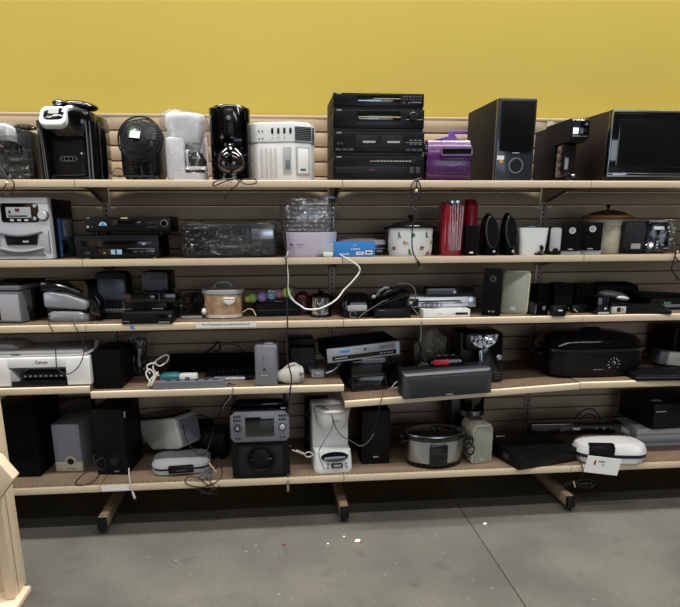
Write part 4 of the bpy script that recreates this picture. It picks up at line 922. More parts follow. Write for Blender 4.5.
# -- silver contact grill
T = Thing('contact_grill', 'silver and black contact grill with rounded lid facing left on third shelf', 'grill', 45, 88, 281, 322.5, .27, 3, rz=rd(-7))
W, H, D = T.w, T.h, T.d
b = T.mb('base', label='silver base'); b.loft([[(a*k, c_*k, z) for a, c_ in rrect(W, D, .04, 6)] for k, z in ((.92, 0), (1, H*.08), (1, H*.2), (.94, H*.26))], 'silver2')
g = T.mb('plates', label='black plate gap'); g.bx(-W*.48, W*.52, -D*.46, D*.52, H*.2, H*.45, 'blk', .01)
u_ = T.mb('lid', label='silver curved lid'); u_.prism([(-W*.5, H*.36), (W*.5, H*.3), (W*.56, H*.44), (W*.5, H*.52), (W*.1, H*.68), (-W*.3, H*.74), (-W*.5, H*.72)], 'y', -D/2-.004, D*.1, 'silver2', .012, seg=3)
tp = T.mb('lid_top', label='black lid top'); tp.prism([(-W*.6, H*.72), (-W*.62, H*.94), (-W*.5, H*1.0), (W*.5, H*1.0), (W*.8, H*.5), (W*.8, H*.1), (W*.52, H*.1), (W*.54, H*.5), (W*.0, H*.72)], 'y', -D*.42, D*.5, 'blkg', .01)
tp.tube([(-W*.5, -D*.5, H*.88), (-W*.1, -D*.53, H*.9), (W*.4, -D*.5, H*.72)], .007, 'blkg')
T.cord([(49, 316, -.52), (48, 322, -.545), (52, 330, -.575), (55, 345, -.58), (56, 358, -.585), (57, 368, -.585), (63, 373, -.588), (70, 373.5, -.588), (78, 367, -.588), (83, 357, -.585), (84, 345, -.58), (79, 334, -.575), (75, 326, -.572), (72, 320, -.545)], .0024)
# -- black standing bin
T = Thing('plastic_tray', 'black glossy rounded tray standing upright with row of pale holes', 'tray', 98, 132, 272, 319.5, .10, 3, rz=rd(-3))
W, H, D = T.w, T.h, T.d
b = T.mb('body'); b.prism(rrect(W, H, .028, 7, 0, H/2), 'y', -D/2, D/2, 'blkm', .008)
f_ = T.mb('recessed_face', label='scuffed bluish black face'); f_.prism(rrect(W*.86, H*.7, .02, 6, 0, H*.5), 'y', -D/2-.004, -D/2+.004, mat('scuffed_navy', '222a36', .35, nz=(14, .9, '5a6676')), .003)
for k in range(8): h_ = T.mb('hole', f_); h_.fr(.1+.105*k, .17+.105*k, .2, .23, .001, 'lgry', .0004, off=.004)
q = T.mb('handle_bump', f_); q.bx(-W*.2, W*.3, -D/2-.012, -D/2, H*.24, H*.42, 'blkm', .006)
# -- three set-top boxes and a small speaker on them
G3 = 'black set-top boxes piled on the third shelf'
T = Thing('set_top_box', 'black set-top box at the bottom of the pile beside the upright tray', 'set-top box', 122, 173, 312.5, 324, .22, 3, group=G3)
z1 = T.z0+T.h+.0006
b = T.mb('body'); b.body('blkm', .003); p_ = T.mb('display'); p_.fr(.7, .98, .3, .78, .002, 'blkg', .0008); 
for k in range(5): p_.fr(.73+.045*k, .76+.045*k, .1, .18, .001, 'lgry', 0)
p_.fr(.02, .15, .2, .28, .0008, 'gry', 0)
T2 = Thing('set_top_box', 'black set-top box in the middle of the pile beside the upright tray', 'set-top box', 125, 167, 303, -.50, .20, 3, z=z1, group=G3)
z2 = T2.z0+T2.h+.0006; T = T2
b = T.mb('body'); b.body('blk', .002); p_ = T.mb('front_marks'); p_.fr(.02, .16, .15, .24, .0008, 'gry', 0)
for k in range(5): p_.fr(.66+.055*k, .69+.055*k, .16, .28, .0008, 'lgry', 0)
T = Thing('set_top_box', 'black set-top box with tiny red light on top of the pile beside the upright tray', 'set-top box', 123.5, 176, 293.5, -.51, .19, 3, z=z2, group=G3)
z3 = T.z0+T.h+.0006
b = T.mb('body'); b.body('blkg', .004); l = T.mb('indicator_light'); l.fc(.05, .6, .003, .002, 'redlcd'); d_ = T.mb('display'); d_.fr(.1, .6, .25, .8, .001, 'screen', .0005); d_.fr(.68, .7, .1, .95, .001, 'dgry', 0)
T = Thing('satellite_speaker', 'small dark grey rounded speaker box on the pile of set-top boxes', 'speaker', 142, 169, 271.5, -.43, .12, 3, z=z3, rz=rd(-8))
b = T.mb('body'); b.prism(rrect(T.w, T.h, .012, 5, 0, T.h/2), 'y', -T.d/2, T.d/2, 'blk', .004); f_ = T.mb('back_plate'); f_.prism(rrect(T.w*.94, T.h*.92, .012, 5, 0, T.h/2), 'y', -T.d/2-.003, -T.d/2+.003, 'dgry', .002)
for a in (.14, .86):
    for c_ in (.14, .86): s_ = T.mb('screw'); s_.fc(a, c_, .006, .003, 'char', off=.002)
# -- cords heap
T = Thing('cord_bundle', 'heap of coiled black cords behind the beige slow cooker', 'cable', 180, 204, 288, 316, .08, 3)
rr = random.Random(4)
b = T.mb('cord_loop')
for k in range(7):
    c0 = Vector((rr.uniform(-.035, .03), rr.uniform(-.02, .03), .05+rr.uniform(0, .03))); ax = rr.uniform(0, PI); ra, rb_ = rr.uniform(.025, .05), rr.uniform(.03, .048)
    pts = [c0+Vector((math.cos(t)*ra*math.cos(ax), math.cos(t)*ra*math.sin(ax)*.6, math.sin(t)*rb_)) for t in [i*2*PI/10 for i in range(11)]]
    for p in pts: p.z = max(.005, p.z)
    b.tube(pts, .0032, 'cord', n=4)
b.tube([(-.06, -.03, .085), (-.05, -.05, .06), (-.05, -.05, .04), (-.06, -.04, .03), (-.045, -.05, .05)], .0025, 'cordg'); b.ell((-.05, -.052, .055), (.006, .005, .006), 'tie', seg=10)
b.tube([(-.03, -.02, .02), (0, -.05, .006), (.04, -.04, .006)], .003, 'cordg')
T = Thing('electronic_box', 'thin dark box with silver edge lying left of the beige slow cooker', 'box', 181, 203, 315.5, 318.5, .12, 3)
b = T.mb('body'); b.body('dgry', .002); q = T.mb('front_edge'); q.fr(.02, .98, .2, .8, .001, 'lgry', 0)
# -- beige slow cooker
T = Thing('slow_cooker', 'oval beige patterned slow cooker with grey rim and white oval badge', 'slow cooker', 206, 243, 290, 319, .14, 3)
W, H, D = T.w, T.h, T.d
el = lambda k, z, e=3.2: [(W/2*k*math.copysign(abs(math.cos(t))**(2/e), math.cos(t)), D/2*k*math.copysign(abs(math.sin(t))**(2/e), math.sin(t)), z) for t in [2*PI*i/40 for i in range(40)]]
b = T.mb('body'); b.loft([el(.96, H*.1), el(1, H*.2), el(1.02, H*.85)], 'beige')
f_ = T.mb('foot_rim', label='white foot rim'); f_.loft([el(.94, .004), el(.99, H*.03), el(1.0, H*.13), el(.96, H*.14)], 'wht2'); f_.ell((0, -D*.46, .006), (.014, .01, .006), 'wht2')
r_ = T.mb('rim', label='grey rim'); r_.loft([el(1.02, H*.84), el(1.1, H*.87), el(1.12, H*.98), el(1.05, H*1.0), el(.98, H*.94)], 'lgry')
bg = T.mb('badge', label='white half oval badge'); bg.prism([(T.X(.68)+a, T.Z(.66)+c_) for a, c_ in [(-.032, .008), (-.02, .013), (.02, .013), (.032, .008), (.026, -.012), (.008, -.024), (-.008, -.024), (-.026, -.012)]], 'y', -D/2-.008, -D/2+.012, 'wht', .003); bg.bx(T.X(.5), T.X(.85), -D/2-.0085, -D/2, T.Z(.67), T.Z(.69), 'gry', 0)
kn = T.mb('knob', label='white knob'); kn.ell((-W*.5, -D*.42, H*.26), (.012, .012, .016), 'wht')
hp = T.mb('lid', label='clear glass lid'); hp.loft([el(.98, H*.98), el(.7, H*1.06), el(.2, H*1.1)], 'film2'); hk = T.mb('lid_handle', hp); hk.tube([(-W*.25, 0, H*1.04), (-W*.1, 0, H*1.2), (W*.15, 0, H*1.2), (W*.26, 0, H*1.04)], .006, 'lgry'); hk.ell((-W*.12, -.01, H*1.14), (.012, .008, .006), 'green')
T.cord([(243, 312, -.46), (248, 309, -.48), (253, 310, -.49), (256, 316, -.5)], .003, 'tie')
# -- glitter balls in a net of clear plastic
T0 = []
for u, v, r, m_, nm in [(248, 299, .018, 'ball_y', 'gold'), (252.5, 298, .0235, 'ball_g', 'green'), (262, 297, .025, 'ball_p', 'purple'), (271.5, 295.5, .022, 'ball_b', 'blue'), (279, 294, .020, 'ball_k', 'pink'), (287, 292.5, .026, 'ball_l', 'lime green')]:
    T = Thing('glitter_ball', f'{nm} glittery ball in the string of coloured balls lying on a black box', 'ball', u-2, u+2, v-3, -.40, .01, 3, z=1.058, group='coloured glitter balls in a row')
    c_ = atY(u, v, -.40); T.loc = Vector((c_.x, c_.y, c_.z-r)); T.mat = Matrix.Translation(T.loc); T.e.location = T.loc
    b = T.mb('ball'); b.ell((0, 0, r), (r, r*.95, r), m_, seg=24)
    h_ = T.mb('band'); h_.lathe([(r*1.005, -.0012), (r*1.012, 0), (r*1.005, .0012)], 'lgry', (0, 0, r), 'x', rot=(0, PI/2+.3, .3))
T = Thing('party_pack', 'clear plastic pack of trinkets holding the coloured balls, with red and white tag', 'package', 266, 293, 288, -.36, .05, 3, z=1.10)
b = T.mb('film'); bb = crumple(T, -T.w*.5, T.w*.7, -.02, .05, .0, T.h, 'film', .01, name='pack_film', seed=12); b.box((-T.w*.25, -.03, T.h*.8), (.045, .003, .012), 'paper', .001, rot=(0, .2, 0)); b.box((-T.w*.1, -.035, T.h*.6), (.02, .003, .012), 'tom', .001, rot=(0, -.4, 0))
# -- black box lying flat
T = Thing('electronic_box', 'flat black electronic box under the row of coloured balls', 'electronic box', 256, 300, 303, 316.5, .18, 3, rz=rd(4))
b = T.mb('body'); b.body('blkm', .005, 0, 1); s_ = T.mb('trim'); s_.fr(.04, .96, .45, .5, .002, 'dgry'); s_.bx(-T.w*.3, T.w*.1, -T.d*.4, -T.d*.1, T.h, T.h+.004, 'blkg', .002)
q = T.mb('card', label='small pale card on top'); q.box((T.w*.05, -T.d*.35, T.h+.006), (.04, .02, .0015), 'lgry', 0, rot=(.1, .05, .2))
# -- chrome pot
T = Thing('slow_cooker', 'small chrome dip cooker with black lid and base beside upright', 'slow cooker', 310, 332, 297, 317.5, .10, 3)
W, H, D = T.w, T.h, T.d; R = W/2
b = T.mb('body'); b.lathe([(0, H*.08), (R, H*.08), (R, H*.96), (0, H*.96)], 'chrome', seg=40)
f_ = T.mb('base', label='black base'); f_.lathe([(0, 0), (R*1.04, 0), (R*1.06, H*.08), (R, H*.14), (0, H*.14)], 'blkg', seg=32)
l = T.mb('lid', label='black lid'); l.lathe([(R*1.12, H*.94), (R*1.14, H*1.0), (R*.8, H*1.1), (R*.3, H*1.16), (0, H*1.17)], 'blkg', seg=32)
k_ = T.mb('lid_knob', l); k_.lathe([(0, 0), (.01, 0), (.014, .01), (.01, .018), (0, .02)], 'blkg', (0, 0, H*1.15))
for q in (-1, 1): h_ = T.mb('handle'); h_.ell((q*R*1.12, 0, H*.86), (.012, .014, .006), 'blk')
T = Thing('foil_packet', 'dark red crumpled packet behind the small chrome cooker', 'packet', 295, 312, 292, -.34, .06, 3)
b = T.mb('packet'); b.loft([[(a*T.w*.5*k, c_*.03*k, z) for a, c_ in ellipse(1, 1, 14)] for k, z in ((1, 0), (1.1, T.h*.4), (.9, T.h*.8), (.3, T.h))], mat('dark_red_foil', '5c1420', .3, bump=(60, .8)))
# -- black sandwich maker
T = Thing('sandwich_toaster', 'small black sandwich toaster with silver latch label', 'sandwich toaster', 341, 371, 304, 318, .2, 3)
W, H, D = T.w, T.h*1.0, T.d; HH = atY(356, 293, T.yf+.05).z-T.z0
b = T.mb('base'); b.loft([[(a*k, c_*k, z) for a, c_ in rrect(W*1.05, D, .04, 6)] for k, z in ((.9, 0), (1, .008), (1, H*.5))], 'blk')
l = T.mb('lid'); l.loft([[(a*k, c_*k, z) for a, c_ in rrect(W*1.05, D, .04, 6)] for k, z in ((1, H*.55), (1, H*.95), (.9, HH*.85), (.6, HH*.98), (.2, HH))], 'blkg')
h_ = T.mb('latch', label='silver latch'); h_.bx(-W*.36, W*.3, -D/2-.012, -D/2+.004, H*.5, H*.92, 'lgry', .004); q = T.mb('indicator'); q.ell((0, -D*.36, HH*.88), (.012, .006, .003), 'redlcd', seg=10)
T.cord([(352, 318, -.5), (356, 314, -.52), (352, 311, -.52), (350, 316, -.53), (358, 318, -.53), (364, 313, -.52), (374, 307, -.5), (382, 302, -.49), (388, 300, -.47)], .003, 'cordg')
# -- tangled handset and adapters pile
T = Thing('electronic_box', 'low black box under the leaning black charger and handset', 'electronic box', 374, 411, 308.5, 318, .18, 3)
b = T.mb('body'); b.body('blk', .003); q = T.mb('name_plate'); q.fr(.12, .3, .78, .84, .0008, 'gry', 0); zt = T.z0+T.h
T = Thing('leaning_modem', 'black flat device leaning slanted on the low black box', 'modem', 376, 411, 303, -.44, .12, 3, z=zt+.022, ry=-rd(20))
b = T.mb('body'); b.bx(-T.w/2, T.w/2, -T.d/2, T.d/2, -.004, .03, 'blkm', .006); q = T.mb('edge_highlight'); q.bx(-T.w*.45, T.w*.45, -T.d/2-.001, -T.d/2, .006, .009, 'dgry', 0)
T = Thing('telephone_handset', 'black handset with grey curved grip on top of the leaning device', 'telephone', 372, 402, 292, -.47, .05, 3, z=zt+.056, ry=-rd(17))
W = T.w; b = T.mb('body'); b.bx(-W/2, W/2, -.02, .04, 0, .024, 'blk', .008)
h_ = T.mb('grip', label='grey shining grip'); h_.tube([(-W*.3, -.024, .018), (-W*.2, -.03, .034), (0, -.03, .042), (W*.12, -.028, .036)], .007, 'gry'); h_.tube([(-W*.1, -.026, .006), (0, -.032, .02), (W*.2, -.03, .022)], .005, 'dgry'); e_ = T.mb('earpiece'); e_.ell((-W*.42, -.02, .016), (.012, .01, .01), 'lgry')
T.cord([(398, 284, -.47), (408, 284, -.49), (415, 290, -.5), (415, 299, -.51), (411, 305, -.51), (416, 312, -.52), (421, 318, -.55), (421, 326, -.565), (421, 336, -.57), (420, 342, -.57)], .003, 'cordg', tie=(411, 303, -.515))
# -- stack: white, silver and black disc players
T = Thing('dvd_player', 'slim white disc player at the bottom of the small player stack', 'disc player', 418, 470, 309.5, 317.5, .20, 3)
b = T.mb('body', label='white body'); b.prism(rrect(T.w, T.h, .004, 4, 0, T.h/2), 'y', -T.d/2, T.d/2, 'wht', .002); d_ = T.mb('display', label='black display'); d_.fr(.68, .95, .3, .6, .001, 'slot'); q = T.mb('marks'); q.fr(.3, .38, .45, .52, .0006, 'gry', 0); q.fc(.64, .45, .004, .001, 'gry'); zt = T.z0+T.h+.004
for a in (-.4, .4): q = T.mb('foot'); q.cyl((T.w*a, -T.d*.3, T.h+.001), .008, .004, 'lgry')
T = Thing('dvd_player', 'silver disc player in the middle of the small player stack', 'disc player', 405, 474, 297.5, -.47, .20, 3, z=zt)
b = T.mb('body', label='silver body'); b.body('silver', .004); d_ = T.mb('disc_slot'); d_.fr(.1, .78, .55, .7, .001, 'slot', 0); d_.fr(.7, .8, .4, .62, .002, 'gry'); q = T.mb('front_stripe'); q.fr(.02, .98, .36, .42, .001, 'gry', 0); e_ = T.mb('end_cap', label='black end cap'); e_.fr(.9, 1.03, -.05, 1.0, .003, 'steel', .002); e2_ = T.mb('side_stub'); e2_.fr(-.02, .12, .1, .9, .003, 'blk', .002)
zt = T.z0+T.h+.001
cl = T.mb('coiled_cord'); 
for k in range(3): cl.tube([(-.08+.03*math.cos(t)+.02*k, -.115-.004*k, .012+.012*math.sin(t)) for t in [i*PI/4 for i in range(9)]], .0024, 'cordg' if k else 'cord')
T = Thing('dvd_player', 'black disc player with bluish display on top of the small player stack', 'disc player', 419, 474, 287.5, -.46, .19, 3, z=zt)
b = T.mb('body'); b.body('blkg', .004); d_ = T.mb('display'); d_.fr(.04, .6, .3, .75, .001, 'dgry', .0005); q = T.mb('button'); q.fc(.6, .5, .007, .002, 'lgry')
# -- tall curved black speaker and cream speaker
T = Thing('bookshelf_speaker', 'tall black speaker with silver ringed tweeter leaning by the cream speaker', 'speaker', 482, 499.5, 269.5, 316, .08, 3, ry=rd(-1.5), rz=rd(-20))
W, H, D = T.w, T.h, T.d
b = T.mb('cabinet'); b.prism([(-W*.48, 0), (W*.46, 0), (W*.5, H*.3), (W*.52, H), (-W*.4, H), (-W*.5, H*.4)], 'y', -D/2+.012, D/2, 'blk', .004); g = T.mb('grille'); g.prism([(-W*.48, .002), (W*.44, .002), (W*.49, H*.3), (W*.5, H*.99), (-W*.4, H), (-W*.5, H*.4)], 'y', -D/2, -D/2+.014, 'grille', .004)
t_ = T.mb('tweeter', label='silver ringed tweeter'); t_.rings(.56, .8, .012, .003, 'steel', th=.004); t_.rings(.56, .8, .018, .002, 'dgry'); t_.fc(.56, .8, .009, .002, 'blk'); n_ = T.mb('badge'); n_.fc(.4, .1, .004, .0015, 'lgry'); n_.ft('LG', .6, .1, .012, 'lgry')
T = Thing('bookshelf_speaker', 'cream rounded speaker with grey grille on third shelf', 'speaker', 502, 525.5, 270.5, 314, .09, 3, ry=rd(1), rz=rd(-20))
W, H, D = T.w, T.h, T.d
b = T.mb('cabinet', label='cream cabinet'); b.prism(rrect(W, H, .02, 7, 0, H/2), 'y', -D/2, D/2, 'cream', .006); g = T.mb('grille', label='grey grille'); g.prism(rrect(W*.9, H*.93, .016, 7, -W*.01, H/2), 'y', -D/2-.004, -D/2+.004, 'creamg', .003); n_ = T.mb('badge'); n_.frr(.32, .54, .07, .17, .003, .001, 'lgry', off=.004); n_.fr(.36, .5, .11, .125, .001, 'paper', 0, off=.005)
# -- row of small black speakers
def cube(lab, u1, u2, vt, vb, d=.1, **k):
    T = Thing('satellite_speaker', lab, 'speaker', u1, u2, vt, vb, d, 3, group='small plain black speakers', **k)
    b = T.mb('cabinet'); b.body('blkm', .004); g = T.mb('grille'); g.fr(.06, .94, .06, .97, .004, 'grille', .003); return T
cube('plain small black speaker nearest the cream speaker, left of three in a row', 537, 552, 285, -.36, rz=rd(4))
cube('plain small black speaker, middle of three in a row right of the cream speaker', 554, 571.5, 284, 312)
cube('plain small black speaker behind the shiny black box, right of three in a row', 575, 592, 284.5, -.38, rz=rd(6))
T = Thing('plastic_case', 'low shiny black plastic case in front of the leftmost small speaker', 'case', 529, 549, 302.5, 315.5, .09, 3, rz=rd(8))
b = T.mb('body'); b.loft([[(a*k, c_*k, z) for a, c_ in rrect(T.w, T.d, .01, 4)] for k, z in ((1, 0), (.98, T.h*.6), (.86, T.h))], 'blkg'); q = T.mb('lens'); q.fr(.55, .75, .4, .7, .002, 'gry')
T = Thing('power_adapter', 'small black power adapter in front of the middle black speaker', 'power adapter', 552, 566, 306, 316.5, .04, 3)
b = T.mb('body'); b.body('blk', .006); c = T.mb('cord'); c.tube([(T.w*.4, 0, .015), (T.w*.8, 0, .02), (T.w*.7, -.01, .04)], .003, 'cord'); q = T.mb('prong'); q.bx(-T.w*.1, T.w*.2, -T.d/2-.006, -T.d/2, T.h*.5, T.h*.62, 'silver', .001)
T = Thing('electronic_box', 'shiny black boxy device with pale front label beside the grey handheld vacuum', 'electronic box', 588, 610, 297, 315, .12, 3)
b = T.mb('body'); b.body('blkg', .004); f_ = T.mb('front_label'); f_.fr(.08, .9, .04, .16, .002, 'lgry'); f_.fr(.5, .7, .3, .4, .002, 'silver'); s_ = T.mb('side_rib')
for k in range(4): s_.fr(.1+.2*k, .14+.2*k, .45, .95, .002, 'dgry')
T = Thing('electronic_box', 'low black slab on the shelf behind the shiny black box', 'electronic box', 572, 588, 305, 313, .08, 3)
b = T.mb('body'); b.body('blk', .004); q = T.mb('cable_tie'); q.tube([(-T.w*.4, -T.d/2-.002, .02), (-T.w*.3, -T.d/2-.006, .012), (-T.w*.2, -T.d/2-.004, .005)], .003, 'tie')
# -- grey computer mouse like thing and white thing
T = Thing('clock_radio', 'small whitish gadget with dark face under the grey oval device', 'clock', 611, 626, 303.5, 314, .06, 3)
b = T.mb('body', label='whitish body'); b.body('wht2', .006, 0, .75); f_ = T.mb('face', label='dark face'); f_.frr(.35, .62, .2, .62, .002, .002, 'slot'); f_.frr(.7, .8, .3, .5, .001, .002, 'redlcd'); t_ = T.mb('top_band', label='black top band'); t_.bx(-T.w/2-.002, T.w/2+.004, -T.d/2-.002, T.d/2, T.h*.76, T.h*1.0, 'blk', .003); zt = T.z0+T.h
T = Thing('handheld_device', 'grey oval handheld device with pale oval plate resting on a small gadget', 'handheld device', 602, 631, 285, -.49, .1, 3, z=zt+.001, ry=rd(9))
W = T.w; b = T.mb('body'); b.ell((0, 0, .03), (W*.52, .05, .024), 'dgry'); f_ = T.mb('oval_plate', label='pale oval plate'); f_.ell((W*.18, -.04, .026), (W*.26, .016, .012), 'silver'); n_ = T.mb('badge'); n_.ell((W*.22, -.054, .028), (W*.13, .006, .006), 'paper')
# -- keyboards pile
def keyboard(lab, u1, u2, vt, vb, row, rz=0, ry=0, rx=0, z=None, d=.14, hgt=.02, rows=4, cols=14, km='dgry', name='keyboard', group=None, tilt=True):
    T = Thing(name, lab, 'keyboard', u1, u2, vt, vb, d, row, rz=rz, ry=ry, rx=rx, z=z, hgt=hgt, group=group, tilt=tilt)
    b = T.mb('body'); b.prism([(-d/2, 0), (d/2, 0), (d/2, hgt), (-d/2, hgt*.55)], 'x', -T.w/2, T.w/2, 'blkm', .002)
    k = T.mb('keys'); k.stuff = False
    for r in range(rows):
        for c in range(cols):
            y = -d*.42+d*.8*(r+.5)/rows; z_ = hgt*.55+(hgt*.45)*(y+d/2)/d
            k.box((-T.w*.48+T.w*.96*(c+.5)/cols, y, z_+.002), (T.w*.96/cols*.8, d*.8/rows*.8, .005), km, .001)
    return T
keyboard('black keyboard with pale key legends, lower one of the pile at right of third shelf', 626, 668, 305, 314, 3, rz=rd(-14), d=.16, hgt=.035, km='char')
keyboard('black keyboard on top of the pile at right of third shelf', 640, 700, 290, -.40, 3, rz=rd(6), z=1.054+.052, d=.14, hgt=.025, ry=rd(4), km='char')
T = Thing('game_console', 'black slab with pale grey strip at the right end of third shelf', 'electronic box', 650, 700, 297, -.42, .2, 3)
b = T.mb('body'); b.body('blkm', .005, 0, .9); s_ = T.mb('side_strip', label='grey strip'); s_.fr(.0, .6, .2, .42, .003, 'gry'); q = T.mb('sticker'); q.fr(.26, .4, .45, .62, .002, 'green')
T = Thing('cloth_case', 'soft black case behind the grey oval device', 'case', 592, 640, 283, -.28, .12, 3)
b = T.mb('case'); b.loft([[(a*k, c_*k, z) for a, c_ in rrect(T.w, T.d, .03, 5)] for k, z in ((1, 0), (1.02, T.h*.5), (.9, T.h*.9), (.6, T.h))], 'blkm')
# ================================================================ fourth shelf
# -- printer
T = Thing('inkjet_printer', 'white inkjet printer with open dark paper tray slot', 'printer', -28, 92.5, 358, -.575, .32, 4)
W, H, D = T.w, T.h, T.d
b = T.mb('body', label='white body')
xl, xr = T.X(.33), T.X(.795)
b.bx(-W/2, xl, -D/2, D/2, .004, H, 'wht', .006); b.bx(xr, W/2, -D/2, D/2, .004, H, 'wht', .006); b.bx(xl-.01, xr+.01, -D/2, D/2, H*.66, H, 'wht', .004); b.bx(xl-.01, xr+.01, -D*.1, D/2, .004, H*.7, 'lgry', .002)
b.prism([(xl, H*.66), (xl+.04, H*.12), (xl-.01, H*.12), (xl-.01, H*.66)], 'y', -D/2+.004, -D*.12, 'lgry', .002)
t_ = T.mb('paper_tray', label='dark paper tray'); t_.bx(xl+.004, xr-.002, -D/2-.004, -D*.12, .004, H*.2, 'blk', .003); t_.bx(xl+.04, xr-.002, -D/2+.03, -D*.1, H*.28, H*.4, 'slot', .001)
for k in range(9): r_ = T.mb('roller', t_); r_.bx(xl+.05+.024*k, xl+.062+.024*k, -D/2+.026, -D/2+.034, H*.29, H*.35, 'lgry', .001)
ld = T.mb('scanner_lid', label='white scanner lid'); ld.bx(-W*.5, W*.47, -D*.46, D/2, H*1.0, H*1.07, 'wht2', .006); ld.bx(-W*.49, W*.43, -D*.42, D*.4, H*1.06, H*1.16, 'lgry', .01); ld.prism([(-W*.5, H*1.05), (-W*.1, H*1.05), (-W*.22, H*1.3), (-W*.5, H*1.34)], 'y', -D*.1, D*.45, 'wht2', .008)
pn = T.mb('control_pad'); pn.box((T.X(.38), -D*.42, H*1.075), (.04, .02, .004), 'slot', .001)
tx = T.mb('brand_print'); tx.text('Canon', .022, (T.X(.6), -D/2-.0008, H*.84), 'ink')
sp = T.mb('paper_support', label='raised grey support at right'); sp.box((W*.47, -D*.2, H*1.06), (.05, .12, .01), 'lgry', .003, rot=(0, -.5, 0)); sp.box((W*.51, -D*.1, H*1.25), (.02, .02, .05), 'gry', .004, rot=(0, .3, 0))
# -- black box speaker
T = Thing('bookshelf_speaker', 'black cloth fronted speaker lying beside the white printer', 'speaker', 94, 122, 352, 389.5, .25, 4, rz=rd(-2))
b = T.mb('cabinet'); b.body('blkm', .004, y0=.04); g = T.mb('grille'); g.fr(.0, 1, .0, 1, .004, 'grille', .004, off=-.012); v = T.mb('top_vent'); v.bx(-T.w*.4, T.w*.3, -T.d*.3, T.d*.2, T.h-.001, T.h+.004, 'blk', .002)
# -- black thing in plastic
T = Thing('coffee_grinder', 'tall black appliance in a clear bag behind the grey power strip', 'coffee grinder', 129, 147, 339, -.31, .11, 4)
W, H, D = T.w, T.h, T.d
b = T.mb('body'); b.lathe([(0, 0), (W*.6, 0), (W*.6, H*.3), (W*.5, H*.5), (W*.55, H*.95), (0, H)], 'blkg', seg=24); h_ = T.mb('handle'); h_.tube([(-W*.3, -D*.3, H*.9), (-W*.7, -D*.4, H*.8), (-W*.55, -D*.4, H*.62)], .009, 'blk'); q = T.mb('shine_strip', label='pale strip coloured in as shine'); q.box((W*.15, -D*.45, H*.55), (.012, .006, .07), 'lgry', .003, rot=(0, .15, 0))  # the pale strip is a painted shine on the glossy body
crumple(T, -W*.7, W*.75, -D*.6, D*.6, .002, H*1.12, 'film', .012, seed=21, r=.03, top=1.15)
# -- power strip and teal tool
T = Thing('power_strip', 'grey power strip lying along the front of the fourth shelf', 'power strip', 153, 226, 381.5, 389, .05, 4, rz=rd(1))
W, H, D = T.w, T.h, T.d
b = T.mb('body', label='grey body'); b.loft([[(a*k, c_*k, z) for a, c_ in rrect(W, D, .004, 3)] for k, z in ((1, 0), (1, .004), (.985, H))], 'gry'); 
for k in range(6): s_ = T.mb('socket'); s_.bx(-W*.32+W*.13*k, -W*.26+W*.13*k, -D*.2, D*.25, H-.0005, H+.0012, 'slot', .0003)
sw = T.mb('switch', label='orange switch'); sw.bx(-W*.46, -W*.42, -.01, .01, H-.001, H+.004, 'tom', .001)
T.cord([(156, 385, -.555), (150, 381, -.545), (146, 374, -.53), (149, 369, -.52), (154, 374, -.53), (152, 382, -.55), (148, 386, -.555), (151, 379, -.54), (158, 372, -.53), (155, 378, -.545), (151, 386, -.565)], .0035, 'cordw', tie=(150, 384, -.56))
T.cord([(228, 384, -.55), (233, 388, -.6), (231, 396, -.61), (226, 403, -.61), (222, 410, -.60)], .0022, 'cordg', name='thin_cord')
T = Thing('hand_tool', 'teal handheld tool with white plastic end lying behind the power strip', 'hand tool', 160, 198, 371, -.50, .04, 4)
W, H = T.w, .038
b = T.mb('body', label='teal body'); b.lathe([(0, -W*.5), (.016, -W*.5), (.027, -W*.4), (.03, -W*.1), (.026, W*.02), (0, W*.02)], 'teal', (0, 0, .031), 'x')
e_ = T.mb('white_end', label='white plastic end'); e_.bx(W*.02, W*.5, -.028, .02, .004, .052, 'wht', .008); e_.bx(W*.18, W*.3, -.0295, -.027, .03, .04, 'gry', .001)
T.cord([(159, 376, -.50), (153, 368, -.5), (157, 360, -.48), (167, 355, -.46), (168, 360, -.47), (160, 366, -.49), (154, 363, -.5), (147, 366, -.51), (150, 374, -.52)], .0038, 'cordw')
# -- black keyboard-like heap
keyboard('long black keyboard standing in the shadow behind the teal tool', 168, 258, 352, -.26, 4, d=.16, hgt=.05, rx=rd(24), rows=5, cols=20, km='char')
keyboard('black keyboard lying flat below the long one behind the grey speaker', 205, 300, 365, -.36, 4, d=.12, hgt=.02, rows=4, cols=20, km='char')
T = Thing('curled_cable', 'black cable with clip curled on top of the long keyboard', 'cable', 205, 232, 346, -.25, .03, 4, z=.733+.10)
b = T.mb('cord'); b.tube([(-.07, 0, .002), (-.03, -.01, .03), (0, 0, .06), (.01, -.01, .03), (-.01, 0, .01), (-.035, 0, .02)], .006, 'cord'); b.tube([(0, 0, .03), (.05, .01, .045), (.11, .01, .03), (.13, 0, .0)], .0025, 'cord')
T = Thing('remote_control', 'slim silver bar lying in front of the black keyboards', 'bar', 208, 248, 371, -.46, .05, 4)
b = T.mb('body', label='silver body'); b.bx(-T.w/2, T.w/2, -.018, .018, .003, .018, 'silver', .004); s_ = T.mb('end', label='dark end'); s_.bx(-T.w/2-.02, -T.w/2+.03, -.02, .02, .002, .02, 'dgry', .004); s_.bx(T.w*.42, T.w*.6, -.02, .02, .0, .024, 'blk', .006)
